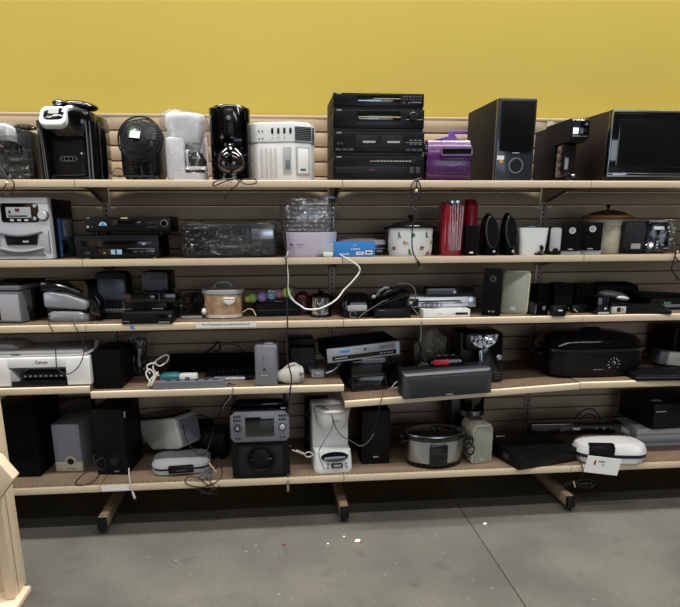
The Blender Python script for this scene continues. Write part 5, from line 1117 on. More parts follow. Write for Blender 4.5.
# -- grey speaker
T = Thing('tower_speaker', 'grey upright speaker with small controls down its face', 'speaker', 255.5, 277.5, 346, 386, .16, 4, rz=rd(-5))
W, H, D = T.w, T.h, T.d
b = T.mb('body'); b.prism(rrect(W, H, .01, 5, 0, H/2), 'y', -D/2, D/2, 'gry', .006); f_ = T.mb('face'); f_.prism(rrect(W*.86, H*.8, .006, 4, 0, H*.46), 'y', -D/2-.002, -D/2+.004, mat('mid_grey_face', '6e7176', .5), .002)
for c_ in (.74, .67, .6): q = T.mb('button'); q.fc(.4, c_, .003, .002, 'slot', off=.001)
q = T.mb('knob'); q.fc(.42, .42, .006, .004, 'char', off=.001); q = T.mb('marks'); q.fr(.25, .6, .26, .28, .0006, 'lgry', 0, off=.0016); tp = T.mb('top_button'); tp.bx(-W*.1, W*.3, -D*.2, D*.1, H-.001, H+.004, 'lgry', .002)
T.cord([(254, 381, -.45), (246, 384, -.5), (236, 385, -.53), (228, 383, -.54)], .003)
# -- white device and clear plug
T = Thing('hand_mixer', 'whitish rounded hand appliance lying on its side near black box', 'hand appliance', 280, 305, 367, 385.5, .09, 4, rz=rd(14))
W, H, D = T.w, T.h, T.d
b = T.mb('body', label='whitish body'); b.loft([[(x, y*k, H*.46+z*k) for y, z in ellipse(.04, H*.5, 18)] for x, k in ((-W*.55, .15), (-W*.45, .5), (-W*.2, .85), (W*.1, 1.0), (W*.35, .98), (W*.5, .85))], 'wht2'); h_ = T.mb('handle'); h_.tube([(-W*.3, 0, H*.75), (-W*.05, -.01, H*1.0), (W*.2, 0, H*1.04), (W*.4, 0, H*.85)], .007, 'wht2'); v = T.mb('end_vent')
for c_ in (.2, .5): v.bx(W*.3, W*.46, -.044, -.036, H*c_, H*(c_+.14), 'gry', .001)
T = Thing('power_adapter', 'clear plastic encased adapter with grey cord on the shelf end', 'adapter', 309, 327, 367, 379, .05, 4)
b = T.mb('plug'); b.bx(-T.w*.35, T.w*.35, -.014, .014, .004, T.h*.7, 'lgry', .004); s_ = T.mb('metal_parts'); s_.bx(-T.w*.2, T.w*.1, -.018, -.013, T.h*.3, T.h*.5, 'steel', .001); crumple(T, -T.w*.5, T.w*.5, -.024, .024, .002, T.h, 'film', .005, seed=31, r=.006, name='clear_case')
T.cord([(326, 373, -.50), (332, 371, -.49), (337, 367, -.47), (340, 363, -.45)], .004, 'lgry')
T = Thing('bookshelf_speaker', 'black box speaker behind the whitish hand appliance', 'speaker', 290, 316, 347, -.36, .16, 4)
b = T.mb('cabinet'); b.body('blkm', .004); g = T.mb('front_plate'); g.fr(.03, .97, .03, .97, .004, mat('bluish_black_face', '14171c', .6), .002); zt = T.z0+T.h
for a in (.08, .92): q = T.mb('screw'); q.fc(a, .8, .004, .002, 'dgry', off=.004)
T = Thing('electronic_box', 'flat black box lying on the black box speaker', 'electronic box', 289, 314, 339.5, -.34, .14, 4, z=zt+.001)
b = T.mb('body'); b.body('blk', .003); q = T.mb('front_plate'); q.fr(.05, .95, .15, .85, .002, 'blkm')
# -- pile of players at the tilted shelf's left
T = Thing('receiver', 'wide black box at the bottom of the pile under the silver fronted recorder', 'electronic box', 349, 402, 374.5, 387, .26, 4, rz=rd(2))
b = T.mb('body'); b.body('blkm', .003, y0=.02); f_ = T.mb('front_panel'); f_.bx(-T.w/2, T.w/2, -T.d/2, -T.d/2+.012, .002, T.h, 'blkg', .003); zt = T.z0+T.h
T = Thing('electronic_box', 'small glossy black box between the wide box and the silver fronted recorder', 'electronic box', 352, 392, 358, -.45, .2, 4, z=zt+.006, ry=0)
b = T.mb('body'); b.body('blkg', .003); q = T.mb('front_strip'); q.fr(.05, .8, .8, .88, .001, 'gry', 0); zt2 = T.z0+T.h
T = Thing('video_recorder', 'silver fronted black video recorder perched at an angle on top of the pile', 'video recorder', 328, 401, 345, -.50, .30, 4, z=zt2+.008, rz=rd(5), ry=-rd(4.5), tilt=False)
W, H, D = T.w, T.h, T.d
b = T.mb('body', label='black body'); b.body('blkm', .003, y0=.03)
q = T.mb('top_label'); q.box((W*.25, D*.1, H+.0006), (.05, .04, .001), 'char', 0)
f_ = T.mb('front_panel', label='silver front panel'); f_.bx(-W/2-.002, W/2+.002, -D/2, -D/2+.014, .0, H, 'silver2', .002)
d_ = T.mb('display', label='black lower strip'); d_.fr(.06, .95, .12, .42, .001, 'slot', .0005); 
for k in range(5): d_.fr(.1+.035*k, .125+.035*k, .22, .3, .0008, 'lgry', 0, off=.001)
for k in range(4): d_.fr(.72+.05*k, .75+.05*k, .22, .3, .0008, 'lgry', 0, off=.001)
t_ = T.mb('tape_slot'); t_.fr(.34, .68, .56, .84, .0015, 'lgry', .0006); t_.fr(.5, .53, .6, .8, .001, 'dgry', 0, off=.0015); s_ = T.mb('sticker', label='blue printed stickers'); s_.fr(.17, .31, .62, .8, .0008, 'bluem', 0); s_.fr(.72, .92, .6, .82, .0008, 'gry', 0); e_ = T.mb('end_strip', label='pale blue end strip'); e_.fr(.95, .985, .1, .95, .001, 'sky', 0)
T = Thing('clock_radio', 'dark glossy faced clock radio standing on the crooked shelf edge', 'clock radio', 351.5, 388, 376.5, 391, .06, 4)
b = T.mb('body'); b.prism(rrect(T.w, T.h, .005, 4, 0, T.h/2), 'y', -T.d/2, T.d/2, 'blkg', .003); f_ = T.mb('speaker_faces')
for a in (.2, .5, .78): q = T.mb('dial'); q.rings(a, .5, .0115, .003, 'char'); q.fc(a, .5, .006, .002, 'dgry')
fr_ = T.mb('face_rim'); fr_.frame(T.w*.92, T.h*.84, .004, .002, -T.d/2-.002, -T.d/2+.001, 'dgry', cz=T.h/2); f_.fr(.4, .6, .3, .7, .001, 'char')
T.cord([(383, 391, -.56), (382, 397, -.6), (380, 406, -.61), (378, 416, -.6), (375, 425, -.57), (370, 433, -.55)], .002)
T = Thing('cord_bundle', 'heap of black cords and adapters left of the long grey centre speaker', 'cable', 386, 404, 362, -.42, .1, 4)
b = T.mb('cord_loop')
for k in range(7):
    c0 = Vector((rr.uniform(-.04, .04), rr.uniform(-.03, .02), .06+rr.uniform(0, .05))); ax = rr.uniform(0, PI)
    b.tube([Vector((c0.x+math.cos(t)*.05*math.cos(ax), c0.y+math.cos(t)*.04*math.sin(ax), max(.005, c0.z+math.sin(t)*.045))) for t in [i*2*PI/10 for i in range(11)]], .004, 'cord', n=4)
b.bx(-.05, .03, -.03, .04, .001, .1, 'blkm', .02)
q = T.mb('white_cord', label='loop of white cord'); q.tube([(-.02, -.07, .01), (.0, -.085, .04), (.03, -.09, .05), (.02, -.095, .02), (-.01, -.08, .008)], .003, 'cordw')
# -- bag
T = Thing('plastic_bag', 'crumpled milky plastic bag of small parts behind the alarm clock', 'plastic bag', 417, 450, 331, -.33, .14, 4)
W, H, D = T.w, T.h, T.d
b = T.mb('contents', label='grey parts inside'); b.ell((-W*.1, 0, H*.35), (W*.3, D*.3, H*.3), 'gry', rot=(0, .4, 0)); b.box((W*.15, 0, H*.2), (W*.4, D*.5, H*.3), 'lgry', .01, rot=(0, .3, 0)); b.tube([(-W*.3, -D*.3, H*.55), (-W*.1, -D*.4, H*.6), (W*.05, -D*.3, H*.5)], .006, 'cordw')
bg = T.mb('bag'); tt = bmesh.new(); bmesh.ops.create_icosphere(tt, subdivisions=4, radius=1)
for v in tt.verts:
    n_ = noise.noise_vector(v.co*1.7+Vector((3, 1, 2))); n2 = noise.noise_vector(v.co*5)
    p = Vector((v.co.x*W*.5, v.co.y*D*.5, H*.48+v.co.z*H*.5)); p += Vector((n_.x, n_.y, n_.z))*.035+n2*.008; p.x += .02*(p.z/H-.5)*(1); p.z = max(.002, p.z); v.co = p
bg.add(tt, 'bag')
T.cord([(421, 326, -.45), (420, 334, -.45), (418, 341, -.45), (421, 349, -.45), (419, 356, -.46), (424, 361, -.46), (430, 362, -.47)], .005, 'blk', name='hanging_plugs')
# -- centre speaker, alarm clock, espresso
T = Thing('centre_speaker', 'long dark grey centre speaker lying on the crooked shelf', 'speaker', 404.5, 492, 371.5, 397, .16, 4)
W, H, D = T.w, T.h, T.d
b = T.mb('cabinet'); b.body('char', .004, y0=.1)
f_ = T.mb('front_frame', label='grey sloped frame'); f_.loft([[(x, y, z) for x, z in rrect(W*k, H*k2, .006, 4, 0, H*.5)] for k, k2, y in ((1, 1, -D/2+.02), (1, .98, -D/2+.012), (.93, .86, -D/2-.002))], 'dgry')
g = T.mb('grille', label='charcoal cloth grille'); g.prism(rrect(W*.88, H*.76, .006, 4, 0, H*.46), 'y', -D/2-.006, -D/2+.004, mat('charcoal_cloth', '26282b', .95, bump=(900, .5)), .002); n_ = T.mb('name_plate'); n_.fr(.47, .55, .1, .13, .001, 'lgry', .0002, off=.006)
zt = T.z0+T.h; Tc = T
T = Thing('alarm_clock', 'black alarm clock with red display on top of the long grey centre speaker', 'alarm clock', 430, 466, 357.5, -.54, .09, 4, z=zt+.004, rz=rd(-3))
W, H, D = T.w, T.h, T.d
b = T.mb('body'); b.loft([[(a*k, c_*k, z) for a, c_ in rrect(W, D, .03, 6)] for k, z in ((.9, 0), (1, .005), (1.0, H*.5), (.86, H*.95), (.7, H*1.02))], 'blkg')
d_ = T.mb('display', label='red display'); d_.prism(rrect(W*.42, H*.62, .002, 3, -W*.18, H*.42), 'y', -D/2-.004, -D/2+.01, 'redlcd', .001); q = T.mb('clock_switch'); q.cyl((W*.34, -D/2-.001, H*.5), .004, .006, 'lgry', 'y')
for x in (-.2, 0, .2): kk = T.mb('button'); kk.ell((W*x, 0, H*1.02), (.012, .008, .004), 'dgry', seg=10)
T = Thing('espresso_machine', 'black espresso machine with faceted silver reflector and round knob', 'coffee machine', 456, 502.5, 332, -.47, .2, 4)
W, H, D = T.w, T.h, T.d
b = T.mb('body'); b.bx(-W*.5, -W*.1, -D*.3, D/2, 0, H, 'blk', .012); b.prism(rrect(W*.58, H*.98, .02, 6, W*.22, H*.49), 'y', -D/2, D/2, 'blkg', .01)
h_ = T.mb('brew_head'); h_.bx(-W*.42, W*.1, -D*.52, 0, H*.66, H*1.0, 'blk', .012); n_ = T.mb('name_plate'); n_.fr(.2, .36, .83, .86, .002, 'lgry', .0003, off=.004)
st = T.mb('steel_spout', label='steel spout'); st.lathe([(.012, 0), (.016, H*.3), (.012, H*.36)], 'steel', (-W*.04, -D*.5, H*.3), seg=18)
fc = T.mb('faceted_reflector', label='sparkling silver fan shape'); 
import colorsys
for k in range(11):
    a0 = PI*k/11+PI; 
    for j in range(3):
        r0, r1 = .012+.018*j, .030+.018*j; am = a0+PI/22; tz = rr.uniform(-.006, .006)
        P_ = [(r0*math.cos(a0)*1.2, rr.uniform(0, .005), r0*math.sin(a0)), (r1*math.cos(a0)*1.1, rr.uniform(0, .008), r1*math.sin(a0)), (r1*math.cos(a0+PI/11)*1.1, rr.uniform(0, .008), r1*math.sin(a0+PI/11)), (r0*math.cos(a0+PI/11)*1.2, rr.uniform(0, .005), r0*math.sin(a0+PI/11))]
        fc.loft([[(x+W*.0, -D/2-.022-y, z+H*.95) for x, y, z in P_], [(x*.98, -D/2-.004, z*.98+H*.95) for x, y, z in P_]], 'chrome' if (k+j) % 2 else 'silver')
kn = T.mb('steam_knob', label='silver round knob'); kn.fc(.9, .5, .016, .014, 'steel', bev=.004); v = T.mb('panel_marks')
for k in range(3): v.fr(.8, .96, .08+.05*k, .1+.05*k, .001, 'dgry', 0)
# -- roaster oven
T = Thing('roaster_oven', 'large black roaster oven with domed lid and round dial', 'roaster oven', 542.5, 636, 348.5, 378.5, .30, 4)
W, H, D = T.w, T.h, T.d; HH = atY(590, 331, T.yf+.12).z-T.z0
el = lambda k, z, e=3.4, ky=1: [(W/2*k*math.copysign(abs(math.cos(t))**(2/e), math.cos(t)), D/2*k*ky*math.copysign(abs(math.sin(t))**(2/e), math.sin(t)), z) for t in [2*PI*i/56 for i in range(56)]]
b = T.mb('body'); b.loft([el(.86, 0), el(.95, .012), el(1.0, H*.4), el(1.01, H*.86)], 'blk')
r_ = T.mb('rim'); r_.loft([el(1.01, H*.84), el(1.05, H*.88), el(1.06, H*.97), el(1.02, H*1.0), el(.9, H*1.0)], 'blkg')
l = T.mb('lid', label='glossy domed lid'); l.loft([el(.96, H*1.0), el(.98, H*1.03), el(.94, H+(HH-H)*.4), el(.84, H+(HH-H)*.7), el(.66, H+(HH-H)*.9), el(.4, H+(HH-H)*1.0), el(.1, HH)], 'blkg')
hl = T.mb('lid_handle', l); hl.tube([(-W*.1, 0, HH-.004), (-W*.08, 0, HH+.008), (W*.08, 0, HH+.008), (W*.1, 0, HH-.004)], .008, 'blk'); 
s_ = T.mb('sticker', l, 'pale sticker on lid'); s_.box((-W*.24, -D*.28, H+(HH-H)*.78), (.035, .014, .001), 'lgry', 0, rot=(.75, -.2, .2))
for q in (-1, 1): h_ = T.mb('handle'); h_.ell((q*W*.53, 0, H*.76), (.03, .06, .014), 'blk')
dl = T.mb('temperature_dial', label='round dial with pale tick marks'); dl.fc(.62, .48, .016, .014, 'blkg', off=-.003, bev=.003); dl.fr(.616, .624, .48, .56, .001, 'lgry', 0, off=.011)
for k in range(9):
    a = math.radians(225-33*k); dl.box((T.X(.62)+.029*math.cos(a), -D/2-.001, T.Z(.48)+.029*math.sin(a)), (.009, .004, .0022), 'lgry', 0, rot=(0, -a, 0))
n_ = T.mb('name_plate'); n_.fr(.42, .52, .28, .3, .002, 'gry', 0)
# -- right end of fourth shelf
keyboard('black keyboard lying right of the roaster oven', 638, 700, 372, 381, 4, d=.18, hgt=.03, rows=5, cols=12, rz=rd(-4), km='char')
T = Thing('grey_telephone', 'white and grey desk gadget standing behind the keyboard right of the roaster', 'telephone', 663, 700, 353, -.36, .1, 4, ry=rd(6))
b = T.mb('front_shell', label='white front'); b.bx(-T.w*.42, T.w/2, -T.d/2, 0, .01, T.h, 'wht2', .012); k_ = T.mb('back_shell', label='grey side'); k_.bx(-T.w*.62, -T.w*.36, -T.d*.4, T.d/2, .01, T.h*1.02, 'gry', .012); q = T.mb('ring_mark'); q.rings(.32, .55, .012, .002, 'lgry')
T = Thing('loudspeaker', 'tall black box at the right end of the fourth shelf', 'speaker', 671, 720, 328, -.28, .2, 4)
b = T.mb('cabinet'); b.body('blkm', .004); g = T.mb('grille'); g.fr(.05, .95, .05, .95, .004, 'grille')
# ================================================================ bottom shelf
G5 = 'loudspeakers on the bottom shelf'
T = Thing('floor_speaker', 'large black speaker with angled base corner at the left end of the bottom shelf', 'speaker', -6, 41, 409, 478, .34, 5, rz=rd(-3))
W, H, D = T.w, T.h, T.d
b = T.mb('cabinet'); b.body('blkm', .004, y0=.04); g = T.mb('grille'); g.fr(0, 1, 0, 1, .004, 'grille', .006, off=-.012); n_ = T.mb('top_panel'); n_.bx(-W*.48, W*.48, -D*.4, D*.5, H, H+.006, 'blk', .003)
T = Thing('bookshelf_speaker', 'light grey bookshelf speaker with cream ringed port at the bottom', 'speaker', 56, 84, 424, 471, .30, 5, rz=rd(-5))
W, H, D = T.w, T.h, T.d
b = T.mb('cabinet', label='grey cabinet'); b.bx(-W/2, W/2, -D/2+.01, D/2, 0, H, mat('silver_grey_laminate', '85857f', .5, bump=(90, .15)), .004)
g = T.mb('grille', label='pale grey cloth grille'); g.bx(-W/2, W/2, -D/2-.004, -D/2+.012, H*.2, H, 'grille2', .006)
p_ = T.mb('lower_baffle', label='cream lower baffle'); p_.bx(-W/2, W/2, -D/2-.004, -D/2+.012, 0, H*.2, 'cream', .003); q = T.mb('port', label='cream ringed port'); q.lathe([(.018, .0), (.019, .005), (.028, .004), (.03, 0)], 'cream', (W*.08, -D/2-.003, H*.21), 'y', seg=28); q.cyl((W*.08, -D/2-.004, H*.21), .017, .003, 'slot', 'y'); n_ = T.mb('name_plate'); n_.fr(.42, .75, .05, .065, .001, 'gry', .0002, off=.004)
T = Thing('subwoofer', 'black subwoofer with round port and small white and blue sticker', 'speaker', 98, 129, 409, 474.5, .24, 5, rz=rd(-7))
W, H, D = T.w, T.h, T.d
b = T.mb('cabinet'); b.body('blkm', .004); f_ = T.mb('baffle'); f_.fr(.0, 1, 0, 1, .006, 'blkm', .004); q = T.mb('port'); q.lathe([(.027, 0), (.028, .004), (.035, .004), (.037, 0)], 'blk', (W*.08, -D/2-.006, H*.22), 'y', seg=28); q.cyl((W*.08, -D/2-.007, H*.22), .025, .002, 'slot', 'y'); s_ = T.mb('sticker', label='white and blue sticker'); s_.bx(W*.5, W*.5+.001, -D*.47, -D*.38, H*.86, H*.95, 'paper', 0); s_.bx(W*.5, W*.5+.0012, -D*.485, -D*.47, H*.86, H*.95, 'bluem', 0)
n_ = T.mb('name_plate'); n_.fr(.55, .72, .05, .065, .001, 'gry', .0002, off=.006)
T.cord([(101, 455, -.47), (94, 456, -.5), (95, 463, -.52), (101, 470, -.53), (106, 466, -.53), (103, 458, -.53), (97, 461, -.54), (88, 470, -.56), (78, 479, -.58), (76, 484, -.59), (84, 485.5, -.585), (94, 481, -.57), (100, 474, -.55)], .0032)
T.cord([(129, 468, -.565), (129, 474, -.585), (130, 480, -.605), (131, 487, -.61), (133, 493, -.61)], .0028, 'cordw', name='grey_lead', plug=.006)
# -- second grill and dark things
T = Thing('toaster', 'silver grey two sided toaster tipped over on its corner', 'toaster', 140, 172, 424, 452, .22, 5, z=.2525+.06, rz=rd(-38), ry=rd(-13))
W, H, D = .34, .18, .16
T.w, T.h, T.d = W, H, D
b = T.mb('body', label='silver grey shell'); b.prism([(-W*.52, H*.86), (-W*.2, 0), (W*.42, 0), (W*.5, H*.1), (W*.5, H*.9), (W*.46, H*.96), (-W*.46, H*.96)], 'y', -D/2, D/2, mat('champagne_silver', 'cfcec6', .35, metal=.15), .012, seg=3)
t_ = T.mb('top_panel', label='black top panel'); t_.prism([(-W*.46, H*.95), (W*.42, H*.95), (W*.4, H*1.02), (-W*.44, H*1.02)], 'y', -D*.44, D*.46, 'blk', .004); e_ = T.mb('chrome_side', label='mirror like side'); e_.bx(W*.49, W*.515, -D*.4, D*.45, H*.12, H*.86, 'silver2', .004)
T.cord([(183, 424, -.45), (186, 438, -.5), (192, 448, -.53), (200, 455, -.54), (206, 452, -.52), (211, 440, -.48), (214, 428, -.45), (218, 418, -.42), (222, 407, -.38), (229, 395, -.34)], .0024)
T = Thing('waffle_maker', 'light grey contact grill with black handle under the tipped toaster', 'grill', 152, 211, 462, 475.5, .20, 5, rz=rd(5))
W, H, D = T.w, T.h, T.d
b = T.mb('base', label='light grey base'); b.loft([[(a*k, c_*k, z) for a, c_ in rrect(W, D, .06, 7)] for k, z in ((.9, .002), (.98, H*.1), (1, H*.38))], 'lgry')
m_ = T.mb('seam_band', label='black seam band'); m_.loft([[(a*.98, c_*.98, z) for a, c_ in rrect(W, D, .06, 7)] for z in (H*.36, H*.56)], 'blk')
l = T.mb('lid', label='light grey lid'); l.loft([[(a*k, c_*k, z) for a, c_ in rrect(W, D, .06, 7)] for k, z in ((1, H*.54), (1.0, H*.7), (.92, H*.9), (.7, H*1.0), (.3, H*1.02))], 'lgry')
h_ = T.mb('handle', label='black handle'); h_.prism(rrect(W*.42, H*.52, .006, 4, W*.0, H*.5), 'y', -D/2-.016, -D/2+.01, 'blk', .004); h_.bx(-W*.08, W*.1, -D/2-.018, -D/2-.014, H*.38, H*.5, 'dgry', .002)
T = Thing('cord_bundle', 'bundle of plugs and cords tied together hanging over bottom shelf edge beside the karaoke machine', 'cable', 196, 216, 452, 480, .05, 5, z=None)
rr = random.Random(11)
def wp(u, v, y): return T.mat.inverted() @ atY(u, v, y)
b = T.mb('plug', label='ribbed silver grey plugs')
for (a, c_, w_) in (((206, 470), (198, 478), .008), ((210, 468), (204, 480), .007), ((214, 466), (209, 480), .007)): b.tube([wp(*a, -.57), wp(*c_, -.60)], w_, 'cordg', smooth=False, seg=8)
c_ = T.mb('cord_loop')
for pts in ([(214, 470), (220, 466), (222, 474), (216, 482), (204, 487), (192, 486), (185, 482), (188, 477), (198, 478), (206, 484), (214, 489), (220, 486)], [(209, 480), (213, 486), (218, 492), (210, 494), (198, 489), (190, 489)], [(222, 462), (218, 458), (214, 462), (212, 470), (206, 476)], [(214, 489), (207, 493), (200, 492)]):
    c_.tube([wp(u, v, -.60-.006*rr.random() if v > 476 else -.57) for u, v in pts], .0026, 'cord')
q = T.mb('wire_tie'); q.tube([wp(209, 463, -.585), wp(216, 472, -.59)], .004, 'tie', smooth=False); q.ell(wp(209, 483, -.61), (.007, .006, .006), 'tie', seg=10)
T = Thing('radio_set', 'black angular device standing in shadow behind the tipped toaster', 'electronic box', 158, 214, 424, -.09, .08, 5)
b = T.mb('body'); b.prism([(-T.w/2, 0), (T.w/2, 0), (T.w*.5, T.h), (-T.w*.2, T.h*1.02), (-T.w*.5, T.h*.8)], 'y', -T.d/2, T.d/2, 'blkm', .006); q = T.mb('face_plate'); q.fr(.2, .9, .2, .85, .003, 'blk'); a_ = T.mb('cord'); a_.tube([(0, -.05, T.h), (.04, -.05, T.h+.04), (.1, -.05, T.h+.05), (.15, -.05, T.h+.02), (.16, -.05, T.h-.05)], .004, 'cord')
T = Thing('cable_box', 'black flat box leaning in the dark between toaster and karaoke machine', 'electronic box', 200, 226, 432, -.30, .1, 5, rz=rd(-10))
b = T.mb('body'); b.body('blkm', .006); q = T.mb('front_plate'); q.fr(.1, .9, .1, .9, .002, 'blk')
# -- karaoke machine
T = Thing('karaoke_machine', 'black karaoke machine with grey screen panel above a round woofer', 'karaoke machine', 233, 290.5, 410.5, 478, .20, 5)
W, H, D = T.w, T.h, T.d
b = T.mb('cabinet'); b.prism(rrect(W, H, .014, 6, 0, H/2), 'y', -D/2, D/2, 'blkm', .008)
for x in (-W*.36, W*.36): ft = T.mb('foot'); ft.cyl((x, -D*.3, .003), .014, .008, 'blk')
c_ = T.mb('control_panel', label='grey control panel'); zc = H*.8
c_.prism([(-W*.5, H*.62), (-W*.44, H*.56), (W*.44, H*.56), (W*.5, H*.62), (W*.5, H*.93), (W*.42, H*.99), (-W*.42, H*.99), (-W*.5, H*.93)], 'y', -D/2-.016, -D/2+.004, 'gry', .004)
sc_ = T.mb('screen', c_); sc_.bx(-W*.25, W*.24, -D/2-.0185, -D/2-.01, H*.64, H*.92, 'glass', .002)
for x in (-W*.38, W*.38):
    k = T.mb('knob', c_); k.cyl((x, -D/2-.02, H*.77), .0135, .014, 'dgry' if x < 0 else 'lgry', 'y', bev=.003); k.lathe([(.018, 0), (.018, .003), (.02, .003), (.02, 0)], 'char', (x, -D/2-.015, H*.77), 'y')
    if x < 0: k.cyl((x, -D/2-.028, H*.77), .006, .004, 'lgry', 'y')
    for i in range(3):
        for j in range(2): bt = T.mb('button', c_); bt.cyl((x+(i-1)*.013, -D/2-.017, H*(.88+.055*j)), .005, .004, 'char', 'y', seg=14)
    for i in range(2): bt = T.mb('button', c_); bt.bx(x-.012+.016*i, x-.004+.016*i, -D/2-.018, -D/2-.014, H*.61, H*.63, 'char', .0005)
w_ = T.mb('woofer_panel'); w_.frame(W*.82, H*.48, .016, .006, -D/2-.006, -D/2+.004, 'blk', cz=H*.27); w_.prism(rrect(W*.78, H*.45, .014, 6, 0, H*.27), 'y', -D/2-.003, -D/2+.004, 'char', .002)
s_ = T.mb('woofer'); s_.lathe([(W*.25, 0), (W*.25, .01), (W*.22, .012), (W*.2, .003), (W*.19, .002), (W*.15, .01), (W*.08, .014), (0, .015)], 'blkm', (0, -D/2-.003, H*.3), 'y', seg=40); s_.bx(-W*.2, W*.2, -D/2-.016, -D/2-.006, H*.285, H*.315, 'blkg', .003)
h_ = T.mb('carry_handle'); h_.bx(-W*.4, W*.4, -D*.2, D*.2, H, H+.024, 'blk', .01); h_.bx(-W*.3, W*.32, -D*.24, -D*.18, H+.004, H+.02, 'blkg', .004)
for q in (-1, 1): b_ = T.mb('handle_post'); b_.bx(q*W*.44-.01, q*W*.44+.01, 0, D*.2, H*.9, H+.062, 'blk', .005)
q = T.mb('sticker', label='white sticker'); q.bx(W*.36, W*.44, -D/2+.02, -D/2+.04, H*1.0-.001, H*1.0+.001, 'paper', 0)
T.cord([(291, 446, -.50), (287, 447, -.53), (288, 452, -.53), (289, 465, -.55), (288, 476, -.585), (288, 484, -.61)], .003, 'cordg', name='side_cord', plug=.007)
T.cord([(313, 404, -.42), (305, 408, -.43), (301, 420, -.43), (306, 428, -.44)], .003, 'cordg', name='aux_cord') if False else None
# -- twin woofer speaker behind the coffee maker, and the coffee maker
T = Thing('bookshelf_speaker', 'dark speaker with two round cones behind the white coffee maker', 'speaker', 306, 330, 401, -.30, .12, 5)
b = T.mb('cabinet'); b.body('blkm', .008)
for c_ in (.76, .32): q = T.mb('speaker_cone'); q.speaker_round(.3, c_, .036, 'dgry', off=.001)
T.cord([(292, 450, -.52), (298, 452, -.52), (303, 454, -.5), (309, 452, -.48), (313, 455, -.5), (307, 457, -.51), (303, 453, -.52), (296, 450, -.52)], .0032, 'cordw') 
T = Thing('coffee_maker', 'white drip coffee maker with round clock panel on the bottom shelf', 'coffee maker', 315, 353, 409, 473, .20, 5, rz=rd(4))
W, H, D = T.w, T.h, T.d
b = T.mb('body'); b.bx(-W*.5, W*.48, 0, D/2, 0, H*1.0, 'wht', .012)
b.loft([[(x*k, y*k2-D*.08, z) for x, y in rrect(W, D*.84, .03, 7)] for k, k2, z in ((.98, .98, 0), (1.02, 1, .01), (1.0, 1.0, H*.08), (.98, .94, H*.22), (.95, .8, H*.32))], 'wht')
fb = T.mb('filter_basket', label='rounded filter basket'); fb.loft([[(x*k+W*.02, y*k-D*.12, z) for x, y in ellipse(W*.46, D*.4, 28)] for k, z in ((.5, H*.62), (.7, H*.66), (.9, H*.76), (1.0, H*.9), (1.02, H*.92))], 'wht'); fb.text('Mr', .012, (W*.05, -D*.12-D*.375, H*.82), 'gry') if False else None
l = T.mb('lid'); l.loft([[(x*k+W*.02, y*k-D*.12, z) for x, y in ellipse(W*.48, D*.42, 28)] for k, z in ((1.0, H*.925), (1.02, H*.95), (.9, H*.98))], 'wht2')
bd = T.mb('brand_print'); bd.text('Coffee', .014, (W*.06, -D*.52, H*.81), 'gry')
o_ = T.mb('oval_window', label='black oval window'); X = Matrix.Translation((W*.02, -D*.47, H*.25)) @ Euler((rd(-20), 0, 0)).to_matrix().to_4x4(); o_.prism(ellipse(W*.36, H*.075, 30), 'y', -.008, .01, 'glass', .002, X=X)
cp = T.mb('clock_panel', label='panel of buttons round small clock'); cp.prism(rrect(W*.3, H*.07, .004, 4, W*.08, H*.115), 'y', -D*.5-.008, -D*.5+.01, 'ink', .001); cp.prism(rrect(W*.2, H*.04, .002, 4, W*.08, H*.118), 'y', -D*.5-.009, -D*.5, 'lcd', .0005)
for q in (-1, 1):
    for z in (.09, .145): bt = T.mb('button'); bt.prism(ellipse(.006, .005, 14, W*.08+q*W*.24, H*z), 'y', -D*.5-.007, -D*.5+.01, 'gry', .001)
T.cord([(330, 405, -.44), (332, 415, -.55), (333, 425, -.56), (330, 432, -.56), (323, 443, -.56), (319, 452, -.56), (321, 462, -.58), (325, 470, -.585)], .0022, 'cordg')
T.cord([(318, 410, -.5), (325, 408, -.54), (332, 416, -.56), (336, 428, -.56), (342, 436, -.55), (351, 441, -.54), (361, 446, -.54), (369, 441, -.54), (374, 433, -.53)], .0026, 'cordg', name='thin_lead')
# -- small black speaker
T = Thing('bookshelf_speaker', 'plain black speaker with tiny pale badge right of the white coffee maker', 'speaker', 361.5, 389.5, 411, 464.5, .19, 5)
b = T.mb('cabinet'); b.body('blkm', .004, y0=.03); g = T.mb('grille'); g.fr(0, 1, 0, 1, .004, 'grille', .005, off=-.01); n_ = T.mb('name_plate'); n_.fr(.42, .6, .125, .15, .001, 'lgry', .0002, off=-.006)
# -- oval slow cooker
T = Thing('slow_cooker', 'oval steel slow cooker with glass lid and black control panel', 'slow cooker', 404.5, 461.5, 438, 470, .21, 5)
W, H, D = T.w, T.h, T.d
el = lambda k, z, ky=1: [(x, y*ky, z) for x, y in ellipse(W/2*k, D/2*k, 48)]
b = T.mb('body', label='steel body'); b.loft([el(.92, H*.1), el(.96, H*.2), el(1.0, H*.86)], 'steel')
f_ = T.mb('base', label='black base'); f_.loft([el(.86, 0), el(.93, .006), el(.95, H*.16)], 'blk')
r_ = T.mb('rim', label='glossy black rim'); r_.loft([el(1.0, H*.84), el(1.06, H*.9), el(1.07, H*.97), el(1.0, H*1.0), el(.9, H*.98)], 'blkg', cap=False)
cr = T.mb('crock_rim', r_, 'bright rim edge'); cr.loft([el(1.03, H*.985), el(1.01, H*1.02), el(.96, H*1.03), el(.93, H*1.0)], 'steel', cap=False)
l = T.mb('lid', label='dark glass lid'); l.loft([el(.96, H*1.0), el(.9, H*1.02), el(.7, H*1.04), el(.4, H*1.06), el(.1, H*1.065)], 'smoke'); k_ = T.mb('lid_knob', l); k_.lathe([(.008, 0), (.01, .012), (.02, .012), (.018, .018), (0, .02)], 'blkg', (0, 0, H*1.05))
